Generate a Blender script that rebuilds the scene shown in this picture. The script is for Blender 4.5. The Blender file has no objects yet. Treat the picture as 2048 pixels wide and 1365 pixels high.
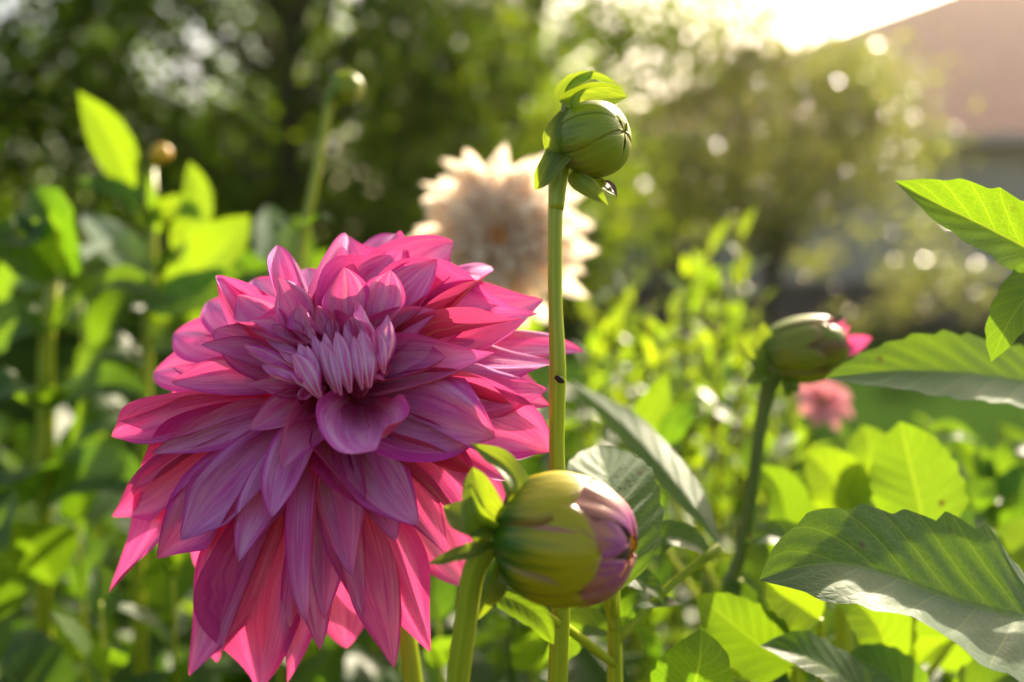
import bpy, math, random
import numpy as np
from mathutils import Vector

random.seed(7)
RNG = np.random.default_rng(7)
SC = bpy.context.scene
COL = SC.collection
R = math.radians

# ------------------------------------------------------------------ camera, sky, sun, exposure
CAM_Z, PITCH, LENS = 1.2, 5.8, 35.0
FPX = LENS / 36.0 * 2048.0
cd = bpy.data.cameras.new("camera")
cam = bpy.data.objects.new("camera", cd)
COL.objects.link(cam)
cam.location = (0, 0, CAM_Z)
cam.rotation_euler = (R(90 - PITCH), 0, 0)
cd.lens, cd.sensor_width = LENS, 36.0
cd.clip_start, cd.clip_end = 0.02, 500
cd.dof.use_dof = True
cd.dof.focus_distance = 0.432
cd.dof.aperture_fstop = 3.6
SC.camera = cam

SUN_AZ, SUN_EL = 27.0, 32.0
w = bpy.data.worlds.new("World")
SC.world = w
w.use_nodes = True
sky = w.node_tree.nodes.new("ShaderNodeTexSky")
sky.sky_type = 'NISHITA'
sky.sun_disc = False
sky.sun_elevation, sky.sun_rotation = R(SUN_EL), R(SUN_AZ)
sky.air_density, sky.dust_density, sky.ozone_density = 0.8, 4.0, 0.4
bg = w.node_tree.nodes["Background"]
bg.inputs[1].default_value = 0.14
tint = w.node_tree.nodes.new("ShaderNodeMix")      # the camera's warm daylight white balance
tint.data_type, tint.blend_type = 'RGBA', 'MULTIPLY'
tint.inputs[0].default_value = 1.0
tint.inputs[7].default_value = (1.0, .92, .80, 1)
w.node_tree.links.new(sky.outputs[0], tint.inputs[6])
w.node_tree.links.new(tint.outputs[2], bg.inputs[0])

sd = bpy.data.lights.new("sun", 'SUN')
sd.energy, sd.angle, sd.color = 5.0, R(0.5), (1.0, 0.86, 0.66)
sun = bpy.data.objects.new("sun", sd)
COL.objects.link(sun)
SUN = Vector((math.sin(R(SUN_AZ)) * math.cos(R(SUN_EL)), math.cos(R(SUN_AZ)) * math.cos(R(SUN_EL)), math.sin(R(SUN_EL))))
sun.rotation_euler = SUN.to_track_quat('Z', 'Y').to_euler()
sun.location = SUN * 30
SC.view_settings.view_transform = 'Standard'
SC.view_settings.look = 'None'
SC.view_settings.exposure = 1.35
SC.view_settings.gamma = 1.0
SC.cycles.max_bounces = 10
SC.cycles.diffuse_bounces = 5
SC.cycles.transmission_bounces = 6
SC.cycles.volume_bounces = 1
SC.cycles.sample_clamp_indirect = 6.0

# ------------------------------------------------------------------ helpers
CP, SP = math.cos(R(PITCH)), math.sin(R(PITCH))
CX = np.array([1.0, 0, 0]); CU = np.array([0, SP, CP]); CF = np.array([0, CP, -SP])
CAM = np.array([0, 0, CAM_Z])


def at(px, py, d):
    """photo pixel (2048 wide) at depth d (m along the view axis) -> world point"""
    return CAM + CF * d + CX * ((px - 1024) / FPX * d) + CU * ((682.5 - py) / FPX * d)


def cv(x, y, z):
    """camera-space vector (right, up, towards the camera) -> world, normalised"""
    v = CX * x + CU * y - CF * z
    return v / np.linalg.norm(v)


def nz(v):
    v = np.asarray(v, float)
    n = np.linalg.norm(v, axis=-1, keepdims=True)
    return v / np.maximum(n, 1e-9)


def root_loc(o):
    while o.parent is not None:
        o = o.parent
    return np.array(o.location)


def obj(name, V, F, mat, parent=None, uv=None, smooth=True, **kw):
    V = np.asarray(V, float)
    if parent is not None:
        V = V - root_loc(parent)
    me = bpy.data.meshes.new(name)
    if isinstance(F, np.ndarray) and F.ndim == 2:
        nf, k = F.shape
        me.vertices.add(len(V)); me.vertices.foreach_set("co", V.ravel())
        me.loops.add(nf * k); me.loops.foreach_set("vertex_index", F.ravel().astype(np.int32))
        me.polygons.add(nf); me.polygons.foreach_set("loop_start", np.arange(0, nf * k, k, dtype=np.int32))
        me.update(calc_edges=True)
        FL = F.ravel()
    else:
        me.from_pydata([tuple(v) for v in V], [], [tuple(int(i) for i in f) for f in F])
        FL = np.array([i for f in F for i in f])
    if uv is not None:
        l = me.uv_layers.new(name="UVMap")
        l.data.foreach_set("uv", np.asarray(uv, float)[FL].ravel().astype(np.float32))
    me.polygons.foreach_set("use_smooth", np.full(len(me.polygons), smooth))
    me.materials.append(mat)
    o = bpy.data.objects.new(name, me)
    COL.objects.link(o)
    if parent is not None:
        o.parent = parent
    for k, v in kw.items():
        o[k] = v
    return o


def thing(name, label, cat, loc, group=None):
    o = bpy.data.objects.new(name, None)
    o.empty_display_size = 0.02
    COL.objects.link(o)
    o.location = tuple(float(x) for x in loc)
    o["label"], o["category"] = label, cat
    if group:
        o["group"] = group
    return o


def struct(o):
    o["kind"] = "structure"
    return o


class MB:
    """collects pieces into one mesh"""
    def __init__(s): s.V, s.F, s.U, s.n = [], [], [], 0
    def add(s, V, F, uv=None):
        V = np.asarray(V, float)
        s.V.append(V); s.F += [tuple(int(i) + s.n for i in f) for f in F]
        s.U.append(np.zeros((len(V), 2)) if uv is None else np.asarray(uv, float)); s.n += len(V)
    def build(s, name, mat, parent=None, smooth=True, **kw):
        return obj(name, np.vstack(s.V), s.F, mat, parent, np.vstack(s.U), smooth, **kw)


def bez(p0, p1, p2, p3, n):
    t = np.linspace(0, 1, n)[:, None]
    return (1 - t) ** 3 * p0 + 3 * (1 - t) ** 2 * t * p1 + 3 * (1 - t) * t ** 2 * p2 + t ** 3 * p3


def spline(P, n):
    """Catmull-Rom through points"""
    P = np.asarray(P, float)
    if len(P) == 2:
        return P[0] + (P[1] - P[0]) * np.linspace(0, 1, n)[:, None]
    D = np.diff(P, axis=0); l = np.linalg.norm(D, axis=1)
    m = np.empty_like(P); m[0], m[-1] = D[0], D[-1]
    for i in range(1, len(P) - 1):
        m[i] = (P[i + 1] - P[i - 1]) / (l[i - 1] + l[i]) * min(l[i - 1], l[i]) * 1.0
    L = np.concatenate([[0], np.cumsum(l)]); L /= L[-1]
    out = []
    for t in np.linspace(0, 1, n):
        i = min(np.searchsorted(L, t, side='right') - 1, len(P) - 2)
        s = (t - L[i]) / (L[i + 1] - L[i])
        out.append((2 * s ** 3 - 3 * s * s + 1) * P[i] + (s ** 3 - 2 * s * s + s) * m[i] + (3 * s * s - 2 * s ** 3) * P[i + 1] + (s ** 3 - s * s) * m[i + 1])
    return np.array(out)


def tang(S):
    return nz(np.gradient(S, axis=0))


def smooth_tab(v, xs, ys):
    xs, ys = np.asarray(xs, float), np.asarray(ys, float)
    m = np.gradient(ys, xs)
    i = np.clip(np.searchsorted(xs, v, side='right') - 1, 0, len(xs) - 2)
    h = xs[i + 1] - xs[i]; s = (v - xs[i]) / h
    return ((2 * s ** 3 - 3 * s ** 2 + 1) * ys[i] + (s ** 3 - 2 * s ** 2 + s) * h * m[i]
            + (-2 * s ** 3 + 3 * s ** 2) * ys[i + 1] + (s ** 3 - s ** 2) * h * m[i + 1])


def grid_faces(nv, nu):
    j, i = np.meshgrid(np.arange(nv - 1), np.arange(nu - 1), indexing='ij')
    a = (j * nu + i).ravel()
    return np.stack([a, a + 1, a + nu + 1, a + nu], 1)


def tube(P, rad, n=10, seg=24, rib=0.0):
    S = spline(P, seg); T = tang(S)
    Lp = np.concatenate([[0], np.cumsum(np.linalg.norm(np.diff(np.asarray(P, float), axis=0), axis=1))]); Lp /= Lp[-1]
    r = np.interp(np.linspace(0, 1, seg), Lp if len(rad) == len(Lp) else np.linspace(0, 1, len(rad)), rad)
    up = np.array([0.3, -1.0, 0.1])
    N = nz(up - (T @ up)[:, None] * T); B = np.cross(T, N)
    a = np.linspace(0, 2 * np.pi, n, endpoint=False)
    rr = r[:, None] * (1 + rib * np.cos(a * 5))[None]
    V = S[:, None] + N[:, None] * (rr * np.cos(a))[..., None] + B[:, None] * (rr * np.sin(a))[..., None]
    uv = np.stack(np.meshgrid(a / (2 * np.pi), np.linspace(0, 1, seg)), -1).reshape(-1, 2)
    F = []
    for j in range(seg - 1):
        for i in range(n):
            k = (i + 1) % n
            F.append((j * n + i, j * n + k, (j + 1) * n + k, (j + 1) * n + i))
    F.append(tuple(range(n))[::-1]); F.append(tuple(range((seg - 1) * n, seg * n)))
    return V.reshape(-1, 3), F, uv


# ------------------------------------------------------------------ materials
class NT:
    def __init__(s, name):
        s.m = bpy.data.materials.new(name); s.m.use_nodes = True
        s.t = s.m.node_tree; s.t.nodes.clear()
        s.out = s.t.nodes.new("ShaderNodeOutputMaterial")
    def n(s, typ, ins=None, **kw):
        x = s.t.nodes.new("ShaderNode" + typ)
        for k, v in kw.items(): setattr(x, k, v)
        for k, v in (ins or {}).items():
            if isinstance(v, bpy.types.NodeSocket): s.t.links.new(v, x.inputs[k])
            else: x.inputs[k].default_value = v
        return x
    def math(s, op, a, b=0.0, clamp=False):
        x = s.n("Math", {0: a, 1: b}, operation=op, use_clamp=clamp); return x.outputs[0]
    def mix(s, f, a, b):
        x = s.n("Mix", data_type='RGBA')
        for k, v in ((0, f), (6, a), (7, b)):
            if isinstance(v, bpy.types.NodeSocket): s.t.links.new(v, x.inputs[k])
            else: x.inputs[k].default_value = (*v, 1) if isinstance(v, tuple) and len(v) == 3 else v
        return x.outputs[2]
    def ss(s, v, a, b, lo=0.0, hi=1.0):
        x = s.n("MapRange", {0: v, 1: a, 2: b, 3: lo, 4: hi}, interpolation_type='SMOOTHSTEP'); return x.outputs[0]
    def surf(s, sh): s.t.links.new(sh, s.out.inputs[0]); return s.m


def simple(name, col, rough=0.6, var=0.15, scale=30.0, bump=0.0, spec=0.4):
    t = NT(name)
    tc = t.n("TexCoord").outputs[3]
    nzt = t.n("TexNoise", {"Vector": tc, "Scale": scale, "Detail": 5.0}).outputs[0]
    f = t.ss(nzt, .3, .7)
    c = t.mix(f, tuple(x * (1 - var) for x in col), tuple(min(1, x * (1 + var)) for x in col))
    ins = {"Base Color": c, "Roughness": rough, "Specular IOR Level": spec}
    if bump:
        ins["Normal"] = t.n("Bump", {"Strength": bump, "Height": nzt, "Distance": .02}).outputs[0]
    return t.surf(t.n("BsdfPrincipled", ins).outputs[0])


def petal_mat(name, cA, cB, cEdge, cBase, cStripe, cBackA, cBackB, cTr, tr=.5, streak=1.0):
    t = NT(name)
    uv = t.n("UVMap").outputs[0]
    xyz = t.n("SeparateXYZ", {0: uv})
    U, V = xyz.outputs[0], xyz.outputs[1]
    rnd = t.n("ObjectInfo").outputs["Random"]
    young = t.n("Attribute", attribute_type='OBJECT', attribute_name="young").outputs["Fac"]
    seed = t.math('MULTIPLY', rnd, 60.0)
    vec2 = t.n("CombineXYZ", {0: t.math('MULTIPLY', U, 4.0), 1: t.math('MULTIPLY', V, 2.5), 2: seed}).outputs[0]
    blot = t.n("TexNoise", {"Vector": vec2, "Scale": 1.0, "Detail": 3.0}).outputs[0]
    Uw = t.math('ADD', U, t.math('MULTIPLY', t.math('SUBTRACT', blot, .5), .16))
    vec = t.n("CombineXYZ", {0: t.math('MULTIPLY', Uw, 22.0), 1: t.math('MULTIPLY', V, 1.7), 2: seed}).outputs[0]
    st = t.n("TexNoise", {"Vector": vec, "Scale": 1.0, "Detail": 6.0, "Roughness": .72}).outputs[0]
    e = t.math('MULTIPLY', t.math('ABSOLUTE', t.math('SUBTRACT', U, .5)), 2.0)
    sfac = t.ss(st, .40, .62)
    mixf = t.math('MULTIPLY', t.math('ADD', t.math('MULTIPLY', sfac, .42 * streak), t.math('MULTIPLY', t.ss(blot, .35, .7), .55)), 1.0, True)
    c = t.mix(mixf, cA, cB)
    c = t.mix(t.math('MULTIPLY', t.ss(t.math('ADD', e, t.math('MULTIPLY', t.math('SUBTRACT', st, .5), .5)), .62, 1.0), .85), c, cEdge)
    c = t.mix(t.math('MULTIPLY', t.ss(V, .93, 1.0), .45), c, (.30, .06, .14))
    c = t.mix(t.math('MULTIPLY', t.ss(V, .52, .10), .85), c, cBase)  # deeper base colour; on the pink petals it also paints in shade between them
    # pale lengthwise stripes of the young inner petals
    sp = t.math('COSINE', t.math('MULTIPLY', t.math('SUBTRACT', U, .5), 20.0))
    stripe = t.math('MULTIPLY', t.math('MULTIPLY', t.ss(sp, .45, .95), t.ss(e, 1.0, .75)), t.ss(st, .25, .5))
    c = t.mix(t.math('MULTIPLY', stripe, t.math('MULTIPLY', young, .75)), c, cStripe)
    back = t.n("NewGeometry").outputs["Backfacing"]
    cb = t.mix(t.ss(st, .52, .64), cBackA, cBackB)
    c = t.mix(t.math('MULTIPLY', back, t.math('SUBTRACT', 1.0, t.ss(young, .2, .5))), c, cb)
    hsv = t.n("HueSaturation", {"Hue": t.math('ADD', .494, t.math('MULTIPLY', rnd, .014)), "Value": t.math('ADD', .88, t.math('MULTIPLY', rnd, .24)), "Color": c}).outputs[0]
    trc = t.mix(t.math('MULTIPLY', sfac, .55), cTr, tuple(x * .6 for x in cTr))
    trc = t.mix(t.math('MULTIPLY', stripe, t.math('MULTIPLY', young, .6)), trc, cStripe)
    cells = t.n("TexNoise", {"Vector": t.n("TexCoord").outputs[3], "Scale": 900.0, "Detail": 2.0}).outputs[0]
    bmp = t.n("Bump", {"Strength": .38, "Distance": .001, "Height": t.math('ADD', st, t.math('MULTIPLY', cells, .35))}).outputs[0]
    p = t.n("BsdfPrincipled", {"Base Color": hsv, "Roughness": .6, "Specular IOR Level": .22, "Normal": bmp,
                               "Sheen Weight": .06, "Sheen Roughness": .4, "Sheen Tint": (1, .7, .95, 1)}).outputs[0]
    tl = t.n("BsdfTranslucent", {"Color": trc, "Normal": bmp}).outputs[0]
    return t.surf(t.n("MixShader", {0: tr, 1: p, 2: tl}).outputs[0])


def leaf_mat(name, c1, c2, cTr, tr=.42, rough=.42, sheen=.5, veins=True, island=False, spec=.5):
    t = NT(name)
    if island:
        rnd = t.n("NewGeometry").outputs["Random Per Island"]
    else:
        rnd = t.n("ObjectInfo").outputs["Random"]
    uv = t.n("UVMap").outputs[0]
    xyz = t.n("SeparateXYZ", {0: uv})
    U, V = xyz.outputs[0], xyz.outputs[1]
    tc = t.n("TexCoord").outputs[3]
    nt = t.n("TexNoise", {"Vector": tc, "Scale": 60.0, "Detail": 4.0}).outputs[0]
    c = t.mix(t.math('ADD', t.math('MULTIPLY', rnd, .6), t.math('MULTIPLY', t.ss(nt, .3, .7), .4)), c1, c2)
    trc = t.mix(rnd, cTr, (cTr[0] * .55, cTr[1] * .72, cTr[2]))
    ins = {"Roughness": rough, "Specular IOR Level": spec, "Sheen Weight": sheen, "Sheen Roughness": .5, "Sheen Tint": (.9, 1, .95, 1)}
    if veins:
        a = t.math('MULTIPLY', t.math('ABSOLUTE', t.math('SUBTRACT', U, .5)), 2.0)
        s = t.math('MULTIPLY', t.math('SUBTRACT', V, t.math('MULTIPLY', t.math('POWER', a, .8), .2)), 8.0)
        side = t.math('MULTIPLY', t.math('GREATER_THAN', U, .5), .45)
        fr = t.math('FRACT', t.math('ADD', s, side))
        dv = t.math('ABSOLUTE', t.math('SUBTRACT', fr, .5))
        sec = t.ss(dv, .055, .0)
        mid = t.ss(a, .05, .015)
        wv = t.n("CombineXYZ", {0: t.math('MULTIPLY', U, 9.0), 1: t.math('MULTIPLY', V, 17.0), 2: 0.0}).outputs[0]
        vo = t.n("TexVoronoi", {"Vector": wv, "Scale": 1.6}, feature='DISTANCE_TO_EDGE').outputs[0]
        ter = t.math('MULTIPLY', t.ss(vo, .06, .0), .45)
        vein = t.math('MAXIMUM', t.math('MAXIMUM', t.math('MULTIPLY', sec, .8), mid), ter)
        c = t.mix(t.math('MULTIPLY', vein, .5), c, (.20, .30, .06))
        trc = t.mix(t.math('MULTIPLY', vein, .7), trc, (min(1, cTr[0] * 1.5), min(1, cTr[1] * 1.3), cTr[2] * 2))
        h = t.math('ADD', t.math('MULTIPLY', t.ss(vo, 0, .25), .5), t.math('MULTIPLY', t.ss(dv, 0, .2), 1.0))
        h = t.math('ADD', h, t.math('MULTIPLY', nt, .5))
        ins["Normal"] = t.n("Bump", {"Strength": .22, "Distance": .001, "Height": h}).outputs[0]
    if veins:       # small brown blemishes
        sp = t.n("TexVoronoi", {"Vector": tc, "Scale": 55.0}).outputs[0]
        spot = t.math('MULTIPLY', t.ss(sp, .16, .08), t.ss(t.n("TexNoise", {"Vector": tc, "Scale": 14.0}).outputs[0], .55, .65))
        c = t.mix(spot, c, (.12, .075, .03)); trc = t.mix(spot, trc, (.12, .05, .01))
    ins["Base Color"] = c
    p = t.n("BsdfPrincipled", ins).outputs[0]
    tl = t.n("BsdfTranslucent", {"Color": trc}).outputs[0]
    return t.surf(t.n("MixShader", {0: tr, 1: p, 2: tl}).outputs[0])


def stem_mat(name, c1, c2, tr=(.5, .6, .03)):
    t = NT(name)
    uv = t.n("UVMap").outputs[0]
    mp = t.n("Mapping", {"Vector": uv, "Scale": (18, 2.5, 1)}).outputs[0]
    nt = t.n("TexNoise", {"Vector": mp, "Scale": 1.0, "Detail": 4.0}).outputs[0]
    c = t.mix(t.ss(nt, .3, .7), c1, c2)
    p = t.n("BsdfPrincipled", {"Base Color": c, "Roughness": .38, "Specular IOR Level": .5, "Subsurface Weight": .45,
                               "Subsurface Radius": (.9, 1.0, .15), "Subsurface Scale": .006,
                               "Normal": t.n("Bump", {"Strength": .25, "Distance": .001, "Height": nt}).outputs[0]}).outputs[0]
    return t.surf(p)


M = {}
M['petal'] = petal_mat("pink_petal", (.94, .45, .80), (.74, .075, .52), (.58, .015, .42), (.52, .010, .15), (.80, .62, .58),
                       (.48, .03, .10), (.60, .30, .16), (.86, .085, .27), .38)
M['peach'] = petal_mat("peach_petal", (.95, .84, .69), (.94, .78, .58), (.95, .84, .82), (.84, .54, .22), (.85, .6, .3),
                       (.86, .64, .5), (.86, .62, .5), (1.0, .86, .68), .66, .5)
M['pinkish'] = petal_mat("pale_pink_petal", (.80, .38, .42), (.72, .25, .32), (.75, .3, .4), (.6, .2, .2), (.8, .6, .5),
                         (.75, .35, .4), (.75, .35, .4), (.95, .38, .42), .45, .5)
M['leaf'] = leaf_mat("dahlia_leaf", (.018, .048, .010), (.034, .075, .014), (.27, .46, .008), .43, .45, .05, spec=.35)
M['heroleaf'] = leaf_mat("downy_leaf", (.040, .092, .022), (.060, .118, .028), (.28, .46, .010), .36, .55, .35, spec=.3)
M['lime'] = leaf_mat("sunlit_lime_leaf", (.045, .095, .010), (.07, .13, .014), (.30, .46, .008), .50, .42, .1)  # lighter copy of the leaf; sun shining through is painted into its colour
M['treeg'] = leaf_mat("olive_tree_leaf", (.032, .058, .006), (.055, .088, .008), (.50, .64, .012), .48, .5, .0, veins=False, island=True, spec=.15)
M['bushleaf'] = leaf_mat("shrub_leaf", (.045, .09, .010), (.08, .14, .014), (.46, .62, .012), .50, veins=False, island=True)
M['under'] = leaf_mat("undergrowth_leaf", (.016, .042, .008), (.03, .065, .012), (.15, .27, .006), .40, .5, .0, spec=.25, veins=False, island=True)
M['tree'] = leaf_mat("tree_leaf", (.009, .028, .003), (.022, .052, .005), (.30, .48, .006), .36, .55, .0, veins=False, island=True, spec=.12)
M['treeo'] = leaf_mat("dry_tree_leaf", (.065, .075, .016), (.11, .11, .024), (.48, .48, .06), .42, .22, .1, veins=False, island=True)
M['stem'] = stem_mat("green_stem", (.28, .34, .008), (.42, .46, .014))
M['dstem'] = stem_mat("dark_stem", (.09, .15, .03), (.14, .2, .04))
M['bark'] = simple("bark", (.07, .05, .035), .9, .4, 12, .6)
M['soil'] = simple("soil", (.05, .035, .022), .95, .4, 8, .5)

# ------------------------------------------------------------------ the setting
def grass_mat():
    t = NT("lawn")
    tc = t.n("TexCoord").outputs[3]
    a = t.n("TexNoise", {"Vector": tc, "Scale": 3.0, "Detail": 4.0}).outputs[0]
    b = t.n("TexNoise", {"Vector": tc, "Scale": 160.0, "Detail": 3.0}).outputs[0]
    c = t.mix(t.ss(a, .3, .7), (.035, .085, .012), (.055, .115, .018))
    c = t.mix(t.math('MULTIPLY', t.ss(b, .4, .7), .5), c, (.025, .06, .010))
    return t.surf(t.n("BsdfPrincipled", {"Base Color": c, "Roughness": 1.0, "Specular IOR Level": .0,
                                         "Normal": t.n("Bump", {"Strength": .8, "Distance": .03, "Height": b}).outputs[0]}).outputs[0])


def sheet(name, x0, y0, x1, y1, z, mat, n=2):
    xs, ys = np.linspace(x0, x1, n), np.linspace(y0, y1, n)
    X, Y = np.meshgrid(xs, ys)
    V = np.stack([X, Y, np.full_like(X, z)], -1).reshape(-1, 3)
    return struct(obj(name, V, grid_faces(n, n), mat))


sheet("ground", -150, -60, 150, 240, 0.0, grass_mat())
sheet("soil_bed", -6, -1.5, 2.6, 3.6, 0.006, M['soil'])


def box(mb, x0, y0, z0, x1, y1, z1):
    V = [(x0, y0, z0), (x1, y0, z0), (x1, y1, z0), (x0, y1, z0), (x0, y0, z1), (x1, y0, z1), (x1, y1, z1), (x0, y1, z1)]
    mb.add(V, [(0, 3, 2, 1), (4, 5, 6, 7), (0, 1, 5, 4), (1, 2, 6, 5), (2, 3, 7, 6), (3, 0, 4, 7)])


def roof_mat():
    t = NT("roof_tiles")
    tc = t.n("TexCoord").outputs[3]
    b = t.n("TexBrick", {"Vector": tc, "Scale": 3.0, "Color1": (.24, .14, .115, 1), "Color2": (.29, .17, .14, 1), "Mortar": (.12, .06, .05, 1),
                         "Mortar Size": .02}).outputs[0]
    return t.surf(t.n("BsdfPrincipled", {"Base Color": b, "Roughness": 1.0, "Specular IOR Level": .05}).outputs[0])


HX0, HX1, HY0, HY1, HE, HR = 1.15, 21.0, 14.0, 28.0, 2.62, 6.5
house = thing("house", "single storey house with pale rendered wall and hipped tile roof beyond the lawn", "house", (9, 21, 0))
mb = MB()
wz0, wz1 = .62, HE
# front wall with three openings, built as butted boxes
ops = [(2.0, 2.85, .62, 2.0), (11.2, 12.6, 1.0, 2.1)]
xs = [HX0]
for a, b_, c_, d_ in ops:
    box(mb, xs[-1], HY0, wz0, a, HY0 + .3, wz1)
    box(mb, a, HY0, d_, b_, HY0 + .3, wz1)
    if c_ > wz0: box(mb, a, HY0, wz0, b_, HY0 + .3, c_)
    xs.append(b_)
box(mb, xs[-1], HY0, wz0, HX1, HY0 + .3, wz1)
box(mb, HX0, HY0 + .3, wz0, HX0 + .3, HY1, wz1)
box(mb, HX1 - .3, HY0 + .3, wz0, HX1, HY1, wz1)
box(mb, HX0 + .3, HY1 - .3, wz0, HX1 - .3, HY1, wz1)
mb.build("wall", simple("render_wall", (.50, .44, .38), .85, .08, 4, .2), house, False)
mb = MB()
box(mb, HX0 - .06, HY0 - .06, 0, HX1 + .06, HY1 + .06, .62)
mb.build("plinth", simple("plinth_stone", (.13, .105, .09), .9, .25, 5, .3), house, False)
ov = .45
e = [(HX0 - ov, HY0 - ov, HE), (HX1 + ov, HY0 - ov, HE), (HX1 + ov, HY1 + ov, HE), (HX0 - ov, HY1 + ov, HE)]
r0, r1 = (HX0 + 8.6, (HY0 + HY1) / 2, HR), (HX1 - 7.3 + .8, (HY0 + HY1) / 2, HR)
Vr = e + [r0, r1] + [(x, y, z - .16) for x, y, z in e]
Fr = [(0, 1, 5, 4), (1, 2, 5), (2, 3, 4, 5), (3, 0, 4), (0, 6, 7, 1), (1, 7, 8, 2), (2, 8, 9, 3), (3, 9, 6, 0), (6, 9, 8, 7)]
obj("roof", np.array(Vr), Fr, roof_mat(), house, smooth=False)
mb = MB(); box(mb, HX0 - ov, HY0 - ov - .13, HE - .15, HX1 + ov, HY0 - ov - .004, HE - .02); mb.build("gutter", simple("gutter_zinc", (.35, .33, .31), .5), house, False)
gl = NT("window_glass"); gm = gl.surf(gl.n("BsdfPrincipled", {"Base Color": (.03, .03, .035, 1), "Roughness": .08}).outputs[0])
wood = simple("dark_door_wood", (.06, .04, .028), .6, .3, 10)
frm = simple("window_frame_paint", (.55, .53, .5), .5)
mb = MB(); box(mb, 2.0, HY0 + .12, .62, 2.85, HY0 + .18, 2.0); dr = mb.build("door", wood, house, False)
mb = MB(); box(mb, 2.72, HY0 + .06, 1.25, 2.78, HY0 + .118, 1.38); mb.build("handle", simple("brass", (.4, .3, .1), .3), dr, False)
mb = MB(); box(mb, 11.28, HY0 + .14, 1.08, 12.52, HY0 + .16, 2.02); wn = mb.build("window", gm, house, False)
mb = MB()
for q in ((11.2, 1.0, 11.28, 2.1), (12.52, 1.0, 12.6, 2.1), (11.28, 1.0, 12.52, 1.08), (11.28, 2.02, 12.52, 2.1)):
    box(mb, q[0], HY0 + .11, q[1], q[2], HY0 + .19, q[3])
mb.build("frame", frm, wn, False)


# ------------------------------------------------------------------ trees
def leaf_cloud(C, size, asp=.5, upb=.35):
    """one small bent leaf (2 quads folded on the rib) per centre"""
    n = len(C)
    T = nz(RNG.normal(size=(n, 3)) + np.array([0, 0, -.25]))
    N = nz(RNG.normal(size=(n, 3)) + np.array([0, 0, upb * 3]))
    N = nz(N - (N * T).sum(1, keepdims=True) * T)
    B = np.cross(T, N)
    L = (size * RNG.uniform(.6, 1.3, n))[:, None]
    a = C - T * L * .5
    m = C + N * L * .06
    t = C + T * L * .5 - N * L * .08
    l = C - B * L * asp * .5 + N * L * .10 - T * L * .05
    r = C + B * L * asp * .5 + N * L * .10 - T * L * .05
    V = np.stack([a, r, t, l, m], 1).reshape(-1, 3)
    b = (np.arange(n) * 5)[:, None]
    F = np.concatenate([b + np.array([[0, 1, 4]]), b + np.array([[1, 2, 4]]), b + np.array([[2, 3, 4]]), b + np.array([[3, 0, 4]])], 0)
    uv = np.tile(np.array([[.5, 0], [1, .5], [.5, 1], [0, .5], [.5, .5]]), (n, 1))
    return V, F, uv


def tree(name, label, base, h, spread, nclump, nleaf, size, mat, zmin=.35, clump_r=.6, trunk_r=.14, squash=.8, group=None, cat="tree", holes=()):
    base = np.array(base, float)
    root = thing(name, label, cat, base, group)
    top = base + np.array([RNG.normal() * .2, RNG.normal() * .2, h * .8])
    mb = MB()
    mb.add(*tube([base, base + (top - base) * .4 + RNG.normal(size=3) * .1, top], [trunk_r, trunk_r * .7, trunk_r * .2], 10, 16))
    cl = []
    for k in range(nclump):
        u = nz(RNG.normal(size=3)); rr = RNG.uniform(.35, 1) ** .6
        c = base + np.array([0, 0, h * (zmin + 1) / 2]) + u * rr * np.array([spread, spread, h * (1 - zmin) / 2 * squash / .8])
        cl.append(c)
        s = base + (top - base) * np.clip((c[2] - base[2]) / h * .75, .15, .95)
        if k % 2 == 0:
            mb.add(*tube([s, (s + c) / 2 + np.array([0, 0, -.12 * spread * .3]), c], [trunk_r * .32, trunk_r * .18, trunk_r * .05], 6, 8))
    mb.build("trunk", M['bark'], root)
    cl = np.array(cl)
    idx = RNG.integers(0, nclump, nleaf)
    C = cl[idx] + RNG.normal(size=(nleaf, 3)) * clump_r * np.array([1, 1, .62]) * RNG.uniform(.5, 1.1, nclump)[idx][:, None]
    C = C[C[:, 2] > base[2] + .1]
    V, F, uv = leaf_cloud(C, size)
    obj("crown", V, F, mat, root, uv)
    return root


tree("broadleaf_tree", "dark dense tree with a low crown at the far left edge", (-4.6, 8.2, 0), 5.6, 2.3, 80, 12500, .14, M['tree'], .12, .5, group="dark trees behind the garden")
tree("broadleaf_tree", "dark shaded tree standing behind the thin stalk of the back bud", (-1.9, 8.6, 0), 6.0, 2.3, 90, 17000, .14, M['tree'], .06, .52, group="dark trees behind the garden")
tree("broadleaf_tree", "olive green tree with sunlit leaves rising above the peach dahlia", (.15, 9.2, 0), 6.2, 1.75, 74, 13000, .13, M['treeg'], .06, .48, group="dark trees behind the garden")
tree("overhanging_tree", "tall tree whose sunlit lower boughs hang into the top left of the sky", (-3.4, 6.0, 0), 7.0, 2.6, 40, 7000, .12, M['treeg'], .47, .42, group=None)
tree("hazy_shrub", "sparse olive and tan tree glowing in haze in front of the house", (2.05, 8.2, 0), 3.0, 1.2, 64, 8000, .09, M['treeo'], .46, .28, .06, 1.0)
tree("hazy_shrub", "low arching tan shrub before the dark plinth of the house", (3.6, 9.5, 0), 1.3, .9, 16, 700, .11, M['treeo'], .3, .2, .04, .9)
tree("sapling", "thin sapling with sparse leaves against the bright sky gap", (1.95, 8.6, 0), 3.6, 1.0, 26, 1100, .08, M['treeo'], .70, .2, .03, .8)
# far hedge row behind the trees
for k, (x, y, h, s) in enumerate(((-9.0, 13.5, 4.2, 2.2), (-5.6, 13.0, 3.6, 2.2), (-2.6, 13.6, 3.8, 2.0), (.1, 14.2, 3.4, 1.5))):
    tree("hedge_tree", "dark hedge tree filling the gap low down behind the shaded trees", (x, y, 0), h, s, 40, 9000, .18, M['tree'], .0, .55, .1, 1.0, "hedge trees at the far end of the garden")


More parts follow.
